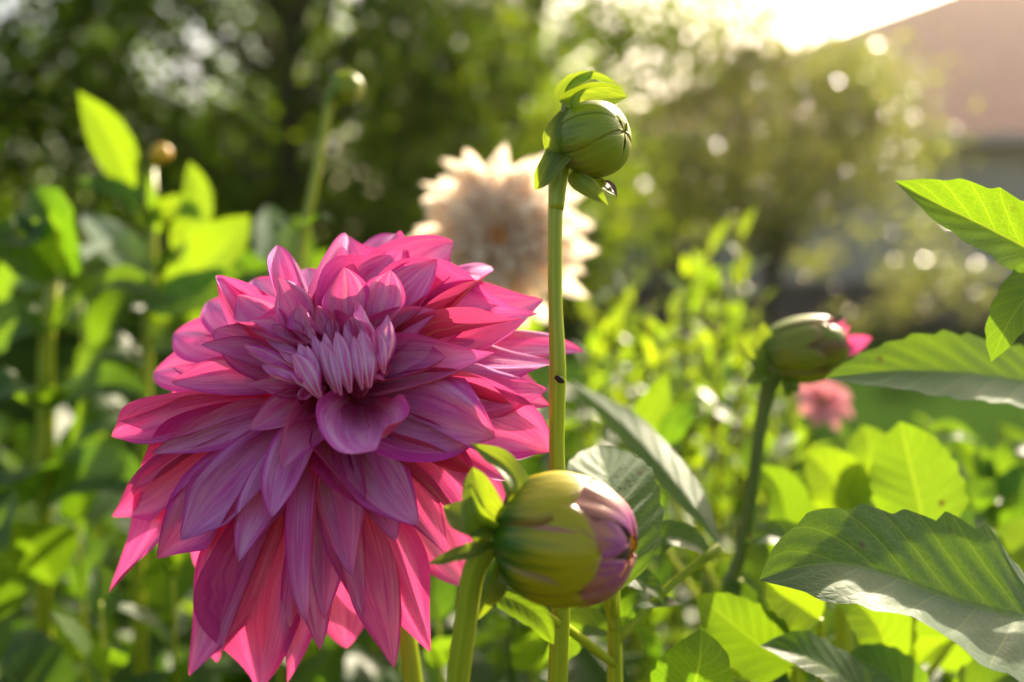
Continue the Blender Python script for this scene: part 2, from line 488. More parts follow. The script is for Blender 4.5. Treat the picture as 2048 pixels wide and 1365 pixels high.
# ------------------------------------------------------------------ curved blades: petals, bracts, leaves
PV = [0, .08, .2, .35, .5, .64, .76, .86, .93, .975, 1]
PW = {'petal': [.22, .36, .58, .84, .98, 1, .86, .60, .34, .15, .0],
      'spoon': [.30, .42, .62, .84, .98, 1, .92, .74, .48, .24, .0],
      'acute': [.22, .38, .62, .90, 1, .93, .70, .44, .24, .11, 0],
      'narrow': [.40, .55, .75, .92, 1, .97, .82, .58, .36, .16, .0]}


def arc_blade(S, N, hw, phi, nu, seed=0, wave=.03, ridge=.02, crease=0.0, er=(0, 0)):
    """sweep a curved cross-section along spine S with face normals N; phi = half angle of the arc (cups towards N)"""
    nv = len(S); T = tang(S)
    N = nz(N - (N * T).sum(1, keepdims=True) * T); B = np.cross(T, N)
    u = np.linspace(-1, 1, nu)[None]; v = np.linspace(0, 1, nv)[:, None]
    ph = np.where(np.abs(phi) < .02, .02, phi)[:, None]; h = hw[:, None]
    x = h * np.sin(ph * u) / ph
    z = h * (1 - np.cos(ph * u)) / ph
    rg = np.random.default_rng(seed)
    p1, p2, p3 = rg.uniform(0, 6.28, 3)
    z = z + h * (wave * np.sin(v * 7 + p1 + u * 1.5) * np.abs(u) ** 2 + wave * .6 * np.sin(v * 15 + p2 + u * 2) * np.abs(u) ** 4
                 + ridge * np.cos(u * 9.4 + p3 * .3) * np.sin(np.pi * v) + crease * np.abs(u)
                 + np.where(u < 0, er[0], er[1]) * np.maximum(0, np.abs(u) - .5) ** 2 * 4 * np.sin(np.pi * np.clip(v * 1.05, 0, 1)))
    # slight sideways waviness of the outline
    x = x * (1 + .035 * np.sin(v * 11 + p3 + np.sign(u) * 1.3) * np.abs(u))
    V = S[:, None] + B[:, None] * x[..., None] + N[:, None] * z[..., None]
    uv = np.stack(np.broadcast_arrays(u * .5 + .5, v), -1)
    return V.reshape(-1, 3), grid_faces(nv, nu), uv.reshape(-1, 2)


def petal(root, P0, A, tip, wpx=None, whalf=None, phi=(1.2, .6, .35), reflex=25, lead=25, roll=0.0, twist=0.0, young=0.0, kind='petal',
          nv=34, nu=21, seed=0, mat=None, base_r=.011, wave=.05, name="petal", side=0.0, tipcurl=0.0, crease=0.0, bp=None, face=None, er=(0, 0), mb=None):
    tip = np.asarray(tip, float)
    D = tip - P0; L0 = np.linalg.norm(D)
    ca = float(D @ A) / L0
    th = math.acos(max(-1, min(1, ca)))
    rad = nz(D - (D @ A) * A)
    dr = lambda a: math.cos(a) * A + math.sin(a) * rad
    base = P0 + base_r * dr(th * .75)
    L = np.linalg.norm(tip - base)
    Z = np.cross(rad, A)
    c1 = base + dr(max(0.0, th - R(lead))) * L * .36 + Z * L * side
    c2 = tip - dr(th + R(reflex)) * L * .36 + Z * L * side
    S = bez(base, c1, c2, tip, nv)
    if bp is not None:
        base = at(*bp); L = np.linalg.norm(tip - base); fc = cv(*face)
        S = bez(base, base + (tip - base) * .33 - fc * L * .10, base + (tip - base) * .68 - fc * L * .07, tip, nv)
    v = np.linspace(0, 1, nv)
    T = tang(S)
    N = nz(np.cross(Z, T))
    if bp is not None:
        N = nz(fc[None] - (T @ fc)[:, None] * T)
        k = np.clip((v - .7) / .3, 0, 1) ** 2
        S = S + N * (k * tipcurl * L)[:, None]; T = tang(S); N = nz(fc[None] - (T @ fc)[:, None] * T)
    elif tipcurl:      # bend the last part of the petal towards (+) or away from (-) its face
        k = np.clip((v - .72) / .28, 0, 1) ** 2
        S = S + N * (k * tipcurl * L)[:, None]; S = S + v[:, None] * (tip - S[-1])[None]; T = tang(S); N = nz(np.cross(Z, T))
    mid = nz(A)  # make N face the inside of the flower
    if bp is None and float((N * (A[None] - .6 * rad[None])).sum()) < 0: N = -N
    a = R(roll) + R(twist) * np.clip(v - .4, 0, 1)
    B = np.cross(T, N)
    N = N * np.cos(a)[:, None] + B * np.sin(a)[:, None]
    hw = (whalf if whalf is not None else wpx * .5) * np.maximum(smooth_tab(v, PV, PW[kind]), 0)
    ph = smooth_tab(v, [0, .55, 1], phi)
    V, F, uv = arc_blade(S, N, hw, ph, nu, seed, wave, .045, crease, er)
    if mb is not None:
        mb.add(V, F, uv); return
    o = obj(name, V, F, mat, root, uv)
    o["young"] = float(young)
    return o


LV = [0, .05, .13, .25, .38, .52, .66, .78, .88, .95, 1]
LW = {'ovate': [.03, .30, .66, .94, 1.0, .92, .74, .52, .28, .11, 0],
      'lance': [.04, .22, .48, .78, .96, 1.0, .88, .64, .36, .15, 0],
      'broad': [.10, .55, .88, 1.0, 1.0, .93, .80, .62, .38, .16, 0]}


def leaf(name, parent, spine, wl, wr, nrm, mat, fl=15, fr=15, teeth=8, tooth=.07, shape='ovate', nv=48, nu=18, quilt=.014, droop=0.0, seed=0, world=False, curlu=0.0, **kw):
    """leaf blade along a spine of (px, py, depth) from its base to its tip; wl / wr half widths in photo pixels on the left / right of the
    spine (looking along it, seen from the side of nrm), fl / fr = upward fold of each half in degrees"""
    P = np.array(spine, float) if world else np.array([at(*p) for p in spine])
    dm = 1.0 if world else np.mean([p[2] for p in spine]) / FPX
    S = spline(P, nv); T = tang(S)
    n0 = np.asarray(nrm, float) if world else cv(*nrm)
    N = nz(n0 - (T @ n0)[:, None] * T); B = np.cross(T, N)
    v = np.linspace(0, 1, nv)[:, None]; u = np.linspace(-1, 1, nu + 1)[None]
    wv = np.maximum(smooth_tab(v[:, 0], LV, LW[shape]), 0)[:, None]
    rg = np.random.default_rng(seed + 11)
    saw = (v * teeth + .25 * np.sign(u)) % 1.0
    tz = np.where(saw < .75, saw / .75, (1 - saw) / .25)
    edge = 1 + tooth * (tz - .4) * np.abs(u) ** 5 * np.minimum(1, wv * 2.5)
    h = np.where(u < 0, wl, wr) * dm * wv
    f = np.where(u < 0, R(fl), R(fr))
    au = np.abs(u) * edge
    p1, p2 = rg.uniform(0, 6.28, 2)
    z = au * np.sin(f) - np.where(au > .5, (au - .5) ** 2, 0) * curlu
    z = z + quilt * np.sin(2 * np.pi * (v * 8 - np.abs(u) ** .8 * 1.6 + .25 + .225 * np.sign(u))) * np.sin(np.pi * np.minimum(1, np.abs(u) * 1.02)) \
        + .07 * np.sin(v * 6 + p1 + np.sign(u)) * au ** 2 + .05 * np.sin(v * 13 + p2 + 2 * np.sign(u)) * au ** 3
    x = np.sign(u) * au * np.cos(f)
    fw = T[:, None] * (h * np.abs(u) ** 1.5 * .22)[..., None]
    V = S[:, None] + B[:, None] * (h * x)[..., None] + N[:, None] * (h * z)[..., None] + fw
    uv = np.stack(np.broadcast_arrays(u * .5 + .5, v), -1).reshape(-1, 2)
    return obj(name, V.reshape(-1, 3), grid_faces(nv, nu + 1), mat, parent, uv, **kw)


# ------------------------------------------------------------------ the big pink dahlia
def build_pink():
    P0 = at(652, 800, .462)
    eye = at(640, 676, .412)
    A = nz(eye - P0)
    root = thing("pink_dahlia", "large magenta pink dahlia in full bloom, biggest flower, on its own green stem", "flower", at(800, 1500, .5) * [1, 1, 0])
    D0, H = .487, .078

    def dome(px, py):
        dx, dy = px - 650, py - 790
        rx = 520 if dx > 0 else 440; ry = 590 if dy > 0 else 325
        r = min(1.0, math.hypot(dx / rx, dy / ry))
        return D0 - H * math.sqrt(1 - r * r), r
    # (tip x, tip y, width px, options) read from the photograph, from the rim to the eye
    T = [
        (434, 551, 80, dict(roll=-20)), (555, 490, 66, dict(roll=15)), (694, 470, 150, dict(phi=(1, .5, .9), tipcurl=-.06)), (684, 492, 112, dict(dz=-.012, crest=1)),
        (792, 468, 150, dict(phi=(1, .5, 1.0), tipcurl=-.06)), (806, 496, 116, dict(dz=-.012, roll=10)), (908, 486, 140, dict(phi=(1, .5, .9), tipcurl=-.05)),
        (874, 519, 98, dict(dz=-.014)), (983, 534, 98, dict()), (962, 552, 100, dict(dz=.008)), (1002, 606, 90, dict(dz=.012)), (1087, 600, 130, dict(roll=10)),
        (1076, 628, 118, dict(dz=-.008, roll=-8)), (876, 622, 84, dict(roll=25, tipcurl=-.05, phi=(1.2, .8, .9))), (990, 706, 98, dict(dz=-.006)),
        (892, 716, 110, dict(phi=(1.3, 1.2, .9), tipcurl=.06, roll=-15)), (1168, 704, 70, dict(dz=.008, reflex=5)), (1124, 730, 112, dict(dz=.003)),
        (1097, 779, 146, dict(roll=12)), (990, 877, 168, dict(dz=-.004, roll=18, phi=(1.1, .5, .4))), (1098, 905, 130, dict(dz=.012, phi=(.8, .5, .8), tipcurl=-.1)),
        (1102, 812, 110, dict(dz=.016)),
        (555, 555, 96, dict(young=.35, bp=(622, 690, .424), td=.421, face=(.2, 0, 1), phi=(1, .8, .6), tipcurl=.05)), (474, 593, 84, dict(young=.3, bp=(600, 690, .424), td=.428, face=(.3, .55, .8), phi=(1, .8, .6), tipcurl=.04)),
        (689, 534, 86, dict(young=.4, bp=(690, 680, .426), td=.426, face=(0, -.05, 1), phi=(1.1, .9, .8), tipcurl=.05)), (783, 540, 88, dict(young=.35, bp=(735, 690, .424), td=.426, face=(-.25, .05, 1), phi=(1.1, .9, .8), tipcurl=.05)),
        (425, 662, 96, dict(dz=.006, roll=-20)), (344, 735, 66, dict(roll=-35)), (342, 766, 74, dict(dz=-.004, roll=-30)), (402, 690, 56, dict(dz=-.006, roll=-30)),
        (239, 842, 66, dict(roll=-45, reflex=-5)), (223, 873, 84, dict(roll=-30, reflex=-5)), (303, 908, 84, dict(dz=-.006, roll=-40)),
        (497, 860, 74, dict(dz=-.004, young=.5, roll=-30, phi=(1.3, 1.1, .8))), (563, 940, 92, dict(dz=-.010, phi=(1.3, 1.0, 1.0), roll=-20, tipcurl=-.08)),
        (487, 768, 66, dict(dz=-.006, young=.6, roll=-30, phi=(1.4, 1.2, 1))),
        (612, 800, 52, dict(dz=-.008, phi=(1.6, 1.6, 1.2), tipcurl=.08, young=.4)), (697, 772, 78, dict(dz=-.006, phi=(1.7, 1.6, 1.2), tipcurl=-.08, young=.3)),
        (770, 762, 70, dict(dz=-.004, phi=(1.6, 1.4, 1.1), roll=-30, tipcurl=-.06, young=.3)), (784, 734, 54, dict(dz=-.002, phi=(1.6, 1.5, 1.2), tipcurl=.1, young=.3)),
        (264, 980, 74, dict(dz=.006)), (224, 1034, 84, dict(roll=-20)), (218, 1186, 128, dict(roll=10, phi=(1, .6, .9))), (314, 1118, 116, dict(dz=-.006, roll=-8)),
        (361, 1082, 130, dict(dz=-.010, roll=-15)), (477, 1125, 108, dict(dz=-.008, phi=(1.1, .6, .7))), (543, 1036, 98, dict(dz=-.012, phi=(1.2, .8, .7))),
        (703, 1153, 120, dict(dz=-.006, phi=(1.2, .9, .9), roll=15, tipcurl=.04)), (837, 1051, 122, dict(dz=-.012, roll=35, phi=(1.2, .9, .6))), (790, 1085, 150, dict(dz=-.004)),
        (836, 1022, 96, dict(dz=.012, phi=(.8, .4, .3))), (893, 1110, 92, dict(dz=.002, roll=25)), (948, 1086, 98, dict(dz=.006)), (1012, 962, 110, dict(dz=.010)),
        (378, 1352, 150, dict(dz=-.006, phi=(1, .6, .8), reflex=10)), (432, 1325, 130, dict(dz=.006)), (520, 1392, 150, dict(dz=.004, phi=(1, .4, .5))),
        (574, 1366, 84, dict(dz=-.002, roll=-20)), (640, 1302, 108, dict(dz=.002)), (612, 1247, 58, dict(dz=-.022, phi=(1.5, 1.4, 1.2), tipcurl=-.08)),
        (727, 1236, 84, dict(dz=.006)), (788, 1336, 140, dict(dz=-.006, phi=(1, .6, .9))), (859, 1304, 112, dict(dz=.014, roll=60)), (648, 1240, 76, dict(dz=.012)),
        (775, 631, 58, dict(young=0.8, bp=(764, 738, 0.405), td=0.412, face=(0, .45, -.9), phi=(1.2, 1.05, .9), tipcurl=-0.04)),
        (723, 656, 62, dict(young=0.9, bp=(738, 776, 0.4), td=0.408, face=(0, .45, -.9), phi=(1.2, 1.05, .9), tipcurl=0.02)),
        (672, 662, 54, dict(young=0.95, bp=(700, 786, 0.399), td=0.407, face=(0, .45, -.9), phi=(1.2, 1.05, .9), tipcurl=0)),
        (640, 681, 48, dict(young=1, bp=(672, 786, 0.4), td=0.408, face=(0, .45, -.9), phi=(1.2, 1.05, .9), tipcurl=0.03)),
        (597, 687, 52, dict(young=0.95, bp=(622, 772, 0.403), td=0.41, face=(0, .45, -.9), phi=(1.2, 1.05, .9), tipcurl=0)),
        (587, 707, 66, dict(young=0.9, bp=(640, 796, 0.396), td=0.402, face=(0, .45, -.9), phi=(1.2, 1.05, .9), tipcurl=-0.03)),
        (716, 600, 62, dict(young=0.6, bp=(742, 690, 0.412), td=0.416, face=(-.45, .5, .7), phi=(1.2, 1.05, .9), tipcurl=0.04)),
        (601, 606, 62, dict(young=0.55, bp=(628, 682, 0.42), td=0.42, face=(0, -.05, 1), phi=(1.2, 1.05, .9), tipcurl=0.03)),
        (634, 611, 54, dict(young=0.7, bp=(668, 684, 0.421), td=0.42, face=(0, -.05, 1), phi=(1.2, 1.05, .9), tipcurl=0.04)),
        (648, 664, 34, dict(young=0.95, bp=(668, 760, 0.404), td=0.413, face=(0, .45, -.9), phi=(1.2, 1.05, .9), tipcurl=0.02)),
        (690, 648, 34, dict(young=0.90, bp=(712, 758, 0.404), td=0.413, face=(0, .45, -.9), phi=(1.2, 1.05, .9), tipcurl=-0.02)),
        (706, 670, 34, dict(young=0.90, bp=(724, 780, 0.399), td=0.406, face=(0, .45, -.9), phi=(1.2, 1.05, .9), tipcurl=0.03)),
        (738, 642, 34, dict(young=0.80, bp=(752, 742, 0.406), td=0.414, face=(0, .45, -.9), phi=(1.2, 1.05, .9), tipcurl=0.02)),
        (757, 662, 34, dict(young=0.70, bp=(768, 748, 0.402), td=0.408, face=(0, .45, -.9), phi=(1.2, 1.05, .9), tipcurl=-0.03)),
        (612, 690, 34, dict(young=0.90, bp=(640, 778, 0.401), td=0.408, face=(0, .45, -.9), phi=(1.2, 1.05, .9), tipcurl=0.02)),
        (655, 692, 34, dict(young=0.95, bp=(682, 792, 0.398), td=0.405, face=(0, .45, -.9), phi=(1.2, 1.05, .9), tipcurl=0.02)),
        (624, 668, 34, dict(young=0.95, bp=(646, 752, 0.406), td=0.414, face=(0, .45, -.9), phi=(1.2, 1.05, .9), tipcurl=0.00)),
        (494, 643, 54, dict(young=0.5, bp=(596, 690, 0.416), td=0.42, face=(.45, .75, .5), phi=(1.2, 1.05, .9), tipcurl=0.03)),
        (544, 650, 46, dict(young=0.7, bp=(606, 694, 0.416), td=0.419, face=(.45, .75, .5), phi=(1.2, 1.05, .9), tipcurl=0.03)),
        (529, 673, 52, dict(young=0.75, bp=(604, 716, 0.412), td=0.417, face=(.45, .75, .5), phi=(1.2, 1.05, .9), tipcurl=0.03)),
        (486, 693, 62, dict(young=0.95, bp=(590, 740, 0.408), td=0.415, face=(.45, .75, .5), phi=(1.2, 1.05, .9), tipcurl=0.04)),
        (522, 733, 62, dict(young=0.6, bp=(606, 770, 0.402), td=0.409, face=(.45, .75, .5), phi=(1.2, 1.05, .9), tipcurl=0.04)),
        (556, 700, 44, dict(young=0.9, bp=(600, 738, 0.409), td=0.411, face=(.45, .75, .5), phi=(1.2, 1.05, .9), tipcurl=0.03)),
        (572, 640, 46, dict(young=0.8, bp=(614, 688, 0.419), td=0.421, face=(0, -.05, 1), phi=(1.2, 1.05, .9), tipcurl=0.03)),
        (702, 632, 46, dict(young=0.8, bp=(712, 694, 0.417), td=0.418, face=(-.45, .5, .7), phi=(1.2, 1.05, .9), tipcurl=0.03)),
        (662, 634, 40, dict(young=0.9, bp=(672, 690, 0.42), td=0.421, face=(0, -.05, 1), phi=(1.2, 1.05, .9), tipcurl=0.03)),
        (612, 652, 38, dict(young=0.9, bp=(632, 696, 0.419), td=0.42, face=(0, -.05, 1), phi=(1.2, 1.05, .9), tipcurl=0.03)),
        (748, 676, 54, dict(young=0.7, bp=(744, 752, 0.405), td=0.411, face=(0, .45, -.9), phi=(1.2, 1.05, .9), tipcurl=0.03)),
        (690, 690, 44, dict(young=0.95, bp=(694, 764, 0.405), td=0.411, face=(0, .45, -.9), phi=(1.2, 1.05, .9), tipcurl=0.02)),
        (618, 700, 44, dict(young=0.95, bp=(640, 762, 0.406), td=0.412, face=(0, .45, -.9), phi=(1.2, 1.05, .9), tipcurl=0.02)),
        (575, 745, 50, dict(young=0.7, bp=(625, 785, 0.401), td=0.405, face=(.45, .75, .5), phi=(1.2, 1.05, .9), tipcurl=0.05)),
        (658, 700, 36, dict(young=1, bp=(668, 760, 0.409), td=0.414, face=(0, .45, -.9), phi=(1.2, 1.05, .9), tipcurl=0.02)),
        (720, 690, 44, dict(young=0.9, bp=(716, 762, 0.405), td=0.411, face=(0, .45, -.9), phi=(1.2, 1.05, .9), tipcurl=0.0)),
    ]
    rx = np.random.default_rng(5)
    nsl = 100 - len(T) - 1
    for k in range(nsl):        # narrow petals tucked between the others
        a = 2 * math.pi * (k + rx.uniform(.2, .8)) / nsl; q = rx.uniform(.62, .92)
        if 1.0 < a < 2.3: q = .95
        if math.sin(a) < -.55: a = -a
        T.append((650 + q * (505 if math.cos(a) > 0 else 420) * math.cos(a), 790 - q * (300 if math.sin(a) > 0 else 560) * math.sin(a), rx.uniform(62, 86), dict(dz=.003, kind='acute')))
    for i, (x, y, wd, o) in enumerate(T):
        o = dict(o)
        d, r = dome(x, y)
        if y > 1000:
            wd *= .97; o.setdefault('er', tuple(RNG.choice([-.9, -.3, .5, 1.2], 2))); o.setdefault('side', float(RNG.uniform(-.05, .05)))
        d += o.pop('dz', 0.0); o.pop('crest', 0)
        inner = r < .52 and y < 735
        if inner:
            ex, ey = x - 645, y - 690
            d = .425 - .010 * max(0, 1 - abs(math.hypot(ex, ey) - 80) / 80) + (.006 if ey < 0 else -.006)
        d = o.pop('td', d)
        phi = o.pop('phi', (1.3, 1.0, .8) if inner else (1.35, float(RNG.uniform(.6, 1.1)), float(RNG.uniform(.45, .9))))
        ph = max(.05, phi[1])
        if not inner:
            o.setdefault('tipcurl', float(RNG.choice([-.10, -.05, .03, .05, .08])))
            o.setdefault('er', tuple(RNG.choice([-1.3, -.5, .3, .9, 1.5], 2)))
            o.setdefault('side', float(RNG.uniform(-.09, .09))); o.setdefault('kind', 'acute' if RNG.random() < .4 else 'petal')
            o['roll'] = o.get('roll', 0) + float(RNG.uniform(-12, 12))
        o.setdefault('crease', float(RNG.uniform(-.10, .25)))
        o.setdefault('reflex', 4 if inner else 24)
        o.setdefault('lead', 10 if inner else 26)
        o.setdefault('twist', float(RNG.uniform(-60, 60)) if not inner else float(RNG.uniform(-20, 20)))
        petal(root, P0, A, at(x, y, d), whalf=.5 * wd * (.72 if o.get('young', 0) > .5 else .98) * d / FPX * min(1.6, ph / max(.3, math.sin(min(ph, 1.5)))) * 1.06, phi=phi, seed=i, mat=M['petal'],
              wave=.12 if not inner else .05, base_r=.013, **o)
    # the rolled petal below the heart that opens like a funnel towards the viewer
    S = spline([at(722, 812, .436), at(724, 846, .420), at(722, 872, .404), at(728, 892, .393), at(752, 901, .386)], 40)
    v = np.linspace(0, 1, 40)
    N = nz(cv(.10, .75, .65)[None] * (1 - v[:, None]) + cv(.2, .62, .78)[None] * v[:, None])
    hw = .0225 * smooth_tab(v, [0, .2, .45, .7, .88, 1], [.45, .8, 1.05, .95, .5, 0])
    V, F, uv = arc_blade(S, N, hw, smooth_tab(v, [0, .4, .75, 1], [1.75, 1.5, .9, .3]), 25, 77, .10)
    obj("petal", V, F, M['petal'], root, uv)["young"] = .15
    # hidden back ring, only its deep colour shows between the others
    BR = MB()
    for k in range(20):
        a = 2 * math.pi * k / 20 + .1
        x = 650 + (430 if math.cos(a) > 0 else 350) * math.cos(a); y = 800 - (265 if math.sin(a) > 0 else 500) * math.sin(a)
        petal(root, P0, A, at(x, y, .508), whalf=.017, phi=(.9, .5, .5), reflex=20, lead=26, seed=200 + k, mat=M['petal'], mb=BR)
    BR.build("back_petals", M['petal'], root, kind="stuff")
    # the tight heart: many small florets joined as one part
    mb = MB(); up = nz(np.cross(A, CX)); rt = np.cross(up, A)
    for k in range(46):
        r_ = .0135 * math.sqrt((k + .5) / 46); a = k * 2.39996
        dirn = rt * math.cos(a) + up * math.sin(a)
        b = P0 + A * .012 + dirn * r_ * .8 + up * .006
        t = P0 + up * .011 + A * (.040 + .006 * (r_ / .0135) + RNG.uniform(-.002, .002)) + dirn * r_ * (1.05 + .25 * RNG.random())
        S = bez(b, b + A * .012 + dirn * .003, t - A * .010 + dirn * .003, t, 12)
        v = np.linspace(0, 1, 12)
        V, F, uv = arc_blade(S, np.repeat(-dirn[None], 12, 0), .0026 * np.maximum(smooth_tab(v, PV, PW['narrow']), 0), np.full(12, 1.2), 7, k, .03)
        mb.add(V, F, uv)
    c = mb.build("flower_center", M['petal'], root); c["young"] = 1.0
    mb = MB()
    mb.add(*tube([P0 - A * .012, P0 - A * .004, P0 + A * .012], [.010, .015, .012], 14, 8)); mb.build("calyx", M['stem'], root)
    mb = MB()
    mb.add(*tube([P0 - A * .006, at(735, 960, .515), at(795, 1180, .525), at(826, 1365, .525), at(850, 1700, .53), np.array([.02, .55, 0])], [.0052, .005, .0048, .005, .0055, .007], 14, 120, .02))
    mb.build("stem", M['stem'], root)
    return root


build_pink()


# ------------------------------------------------------------------ the peach dahlia behind
def build_peach():
    d = .92
    C = at(1000, 480, d + .04)
    A = cv(-.02, .06, 1.0)
    root = thing("peach_dahlia", "pale peach and cream dahlia in bloom, behind the pink one", "flower", np.array([C[0], C[1], 0]))
    up = nz(np.cross(A, CX) if np.cross(A, CX) @ CU > 0 else -np.cross(A, CX)); rt = nz(np.cross(up, A))
    if rt @ CX < 0: rt = -rt
    n = 100; Rr = .098; IM = MB()
    for k in range(n):
        f = (k + .5) / n; a = k * 2.39996 + RNG.uniform(-.12, .12)
        th = R(16 + 92 * f ** .66)
        rr = Rr * (.50 + .50 * f ** .5) * RNG.uniform(.84, 1.10)
        dv = math.sin(th) * (rt * math.cos(a) + up * math.sin(a)) + math.cos(th) * A * .8
        petal(root, C, A, C + dv * rr, whalf=.0135 * (.6 + .5 * f) * RNG.uniform(.85, 1.15), phi=(1.2, .9, .7), reflex=12, lead=18, seed=300 + k, mat=M['peach'], nv=16, nu=9,
              kind='narrow', base_r=.008, twist=RNG.uniform(-60, 60), tipcurl=RNG.uniform(-.12, .2), side=RNG.uniform(-.12, .12))
    for k in range(80):
        a = k * 2.39996 + 1; th = R(10 + 75 * (k / 80) ** .7); rr = Rr * (.42 + .42 * (k / 80) ** .5) * RNG.uniform(.9, 1.08)
        dv = math.sin(th) * (rt * math.cos(a) + up * math.sin(a)) + math.cos(th) * A * .8
        petal(root, C, A, C + dv * rr, whalf=.0085, phi=(1.2, 1.0, .8), reflex=6, lead=14, seed=450 + k, nv=12, nu=7, kind='narrow', base_r=.008, twist=RNG.uniform(-40, 40), mb=IM)
    IM.build("inner_petals", M['peach'], root, kind="stuff")
    mb = MB()
    for k in range(24):
        a = k * 2.39996; r_ = .014 * math.sqrt((k + .5) / 24)
        dn = rt * math.cos(a) + up * math.sin(a)
        mb.add(*tube([C + dn * r_ * .5, C + A * .022 + dn * r_ * .7, C + A * .034 + dn * r_ * .6], [.003, .0028, .0008], 6, 6))
    mb.build("flower_center", simple("flower_heart", (.75, .40, .16), .7, .4, 200), root)
    mb = MB(); mb.add(*tube([C + A * .004, C - A * .03, at(1015, 700, d + .06), at(1030, 1100, d + .1), np.array([C[0], C[1] + .06, 0])], [.012, .005, .0045, .005, .007], 10, 20))
    mb.build("stem", M['dstem'], root)


build_peach()


# ------------------------------------------------------------------ buds
def bud_mat(name, green, yellow, purple, mid, end, edge=.65):
    t = NT(name)
    uv = t.n("UVMap").outputs[0]
    xyz = t.n("SeparateXYZ", {0: uv}); U, V = xyz.outputs[0], xyz.outputs[1]
    rnd = t.n("ObjectInfo").outputs["Random"]
    vec = t.n("CombineXYZ", {0: t.math('MULTIPLY', U, 14.0), 1: t.math('MULTIPLY', V, 2.0), 2: t.math('MULTIPLY', rnd, 30.0)}).outputs[0]
    st = t.n("TexNoise", {"Vector": vec, "Scale": 1.0, "Detail": 3.0}).outputs[0]
    vv = t.math('ADD', V, t.math('MULTIPLY', t.math('SUBTRACT', st, .5), .7))
    c = t.mix(t.ss(vv, mid - .28, mid + .12), green, yellow)
    e = t.math('MULTIPLY', t.math('ABSOLUTE', t.math('SUBTRACT', U, .5)), 2.0)
    c = t.mix(t.math('MULTIPLY', t.ss(t.math('ADD', vv, t.math('MULTIPLY', e, .10)), end, end + .2), t.ss(rnd, .0, .75, .25, 1.0)), c, purple)
    c = t.mix(t.math('MULTIPLY', t.math('MULTIPLY', t.ss(t.math('ADD', e, t.math('MULTIPLY', t.math('SUBTRACT', st, .5), .3)), .80, .98), t.ss(V, .25, .75)), edge), c, (.20, .035, .05))
    p = t.n("BsdfPrincipled", {"Base Color": c, "Roughness": .40, "Specular IOR Level": .40, "Subsurface Weight": .2, "Subsurface Radius": (1, .8, .15),
                               "Subsurface Scale": .008, "Normal": t.n("Bump", {"Strength": .3, "Distance": .0015, "Height": st}).outputs[0]}).outputs[0]
    return t.surf(p)


def bud_scale(root, name, C, ax, up, Lz, Rr, az, half, v0, v1, lift, mat, nv=20, nu=13, power=.75, ridge=.0, tipw=.55, point=2.0, flare=0.0):
    """one overlapping scale hugging an egg of length 2*Lz and radius Rr"""
    rt = np.cross(ax, up)
    v = np.linspace(0, 1, nv)[:, None]; u = np.linspace(-1, 1, nu)[None]
    t = v0 + (v1 - v0) * v
    wv = np.sqrt(np.clip(1 - np.clip((v - tipw) / (1 - tipw), 0, 1) ** point, 0, 1))
    ang = az + half * wv * u
    z = -np.cos(np.pi * t) * Lz
    r = Rr * np.sin(np.pi * np.clip(t, .001, .999)) ** power
    r = r * (1 + lift + flare * v ** 3 - .045 * np.abs(u) ** 3 + ridge * np.cos(u * 7.5) * np.sin(np.pi * np.clip(v * 1.05, 0, 1))) + .0006 * lift * 20 * (1 - v ** 6)
    P = C + ax * z[..., None] + (rt * np.cos(ang)[..., None] + up * np.sin(ang)[..., None]) * r[..., None]
    V = P.reshape(-1, 3)
    uv = np.stack(np.broadcast_arrays(u * .5 + .5, v), -1).reshape(-1, 2)
    o = obj(name, V, grid_faces(nv, nu), mat, root, uv)
    m = o.modifiers.new("thickness", 'SOLIDIFY'); m.thickness = .0007; m.offset = -1
    return o


def egg(C, ax, up, Lz, Rr, power=.75, n=24, m=20):
    rt = np.cross(ax, up)
    t = np.linspace(.01, .995, m)[:, None]; a = np.linspace(0, 2 * np.pi, n + 1)[None]
    z = -np.cos(np.pi * t) * Lz; r = Rr * np.sin(np.pi * t) ** power
    V = C + ax * (z + 0 * a)[..., None] + (rt * np.cos(a)[..., None] + up * np.sin(a)[..., None]) * r[..., None]
    uv = np.stack(np.broadcast_arrays(a / (2 * np.pi), t), -1).reshape(-1, 2)
    return V.reshape(-1, 3), grid_faces(m, n + 1), uv


def bract(root, spine, w, nrm, mat, fl=20, fr=20, shape='lance', name="bract", seed=0):
    return leaf(name, root, spine, w, w, nrm, mat, fl, fr, teeth=1, tooth=0, shape=shape, nv=22, nu=10, quilt=.0, seed=seed)


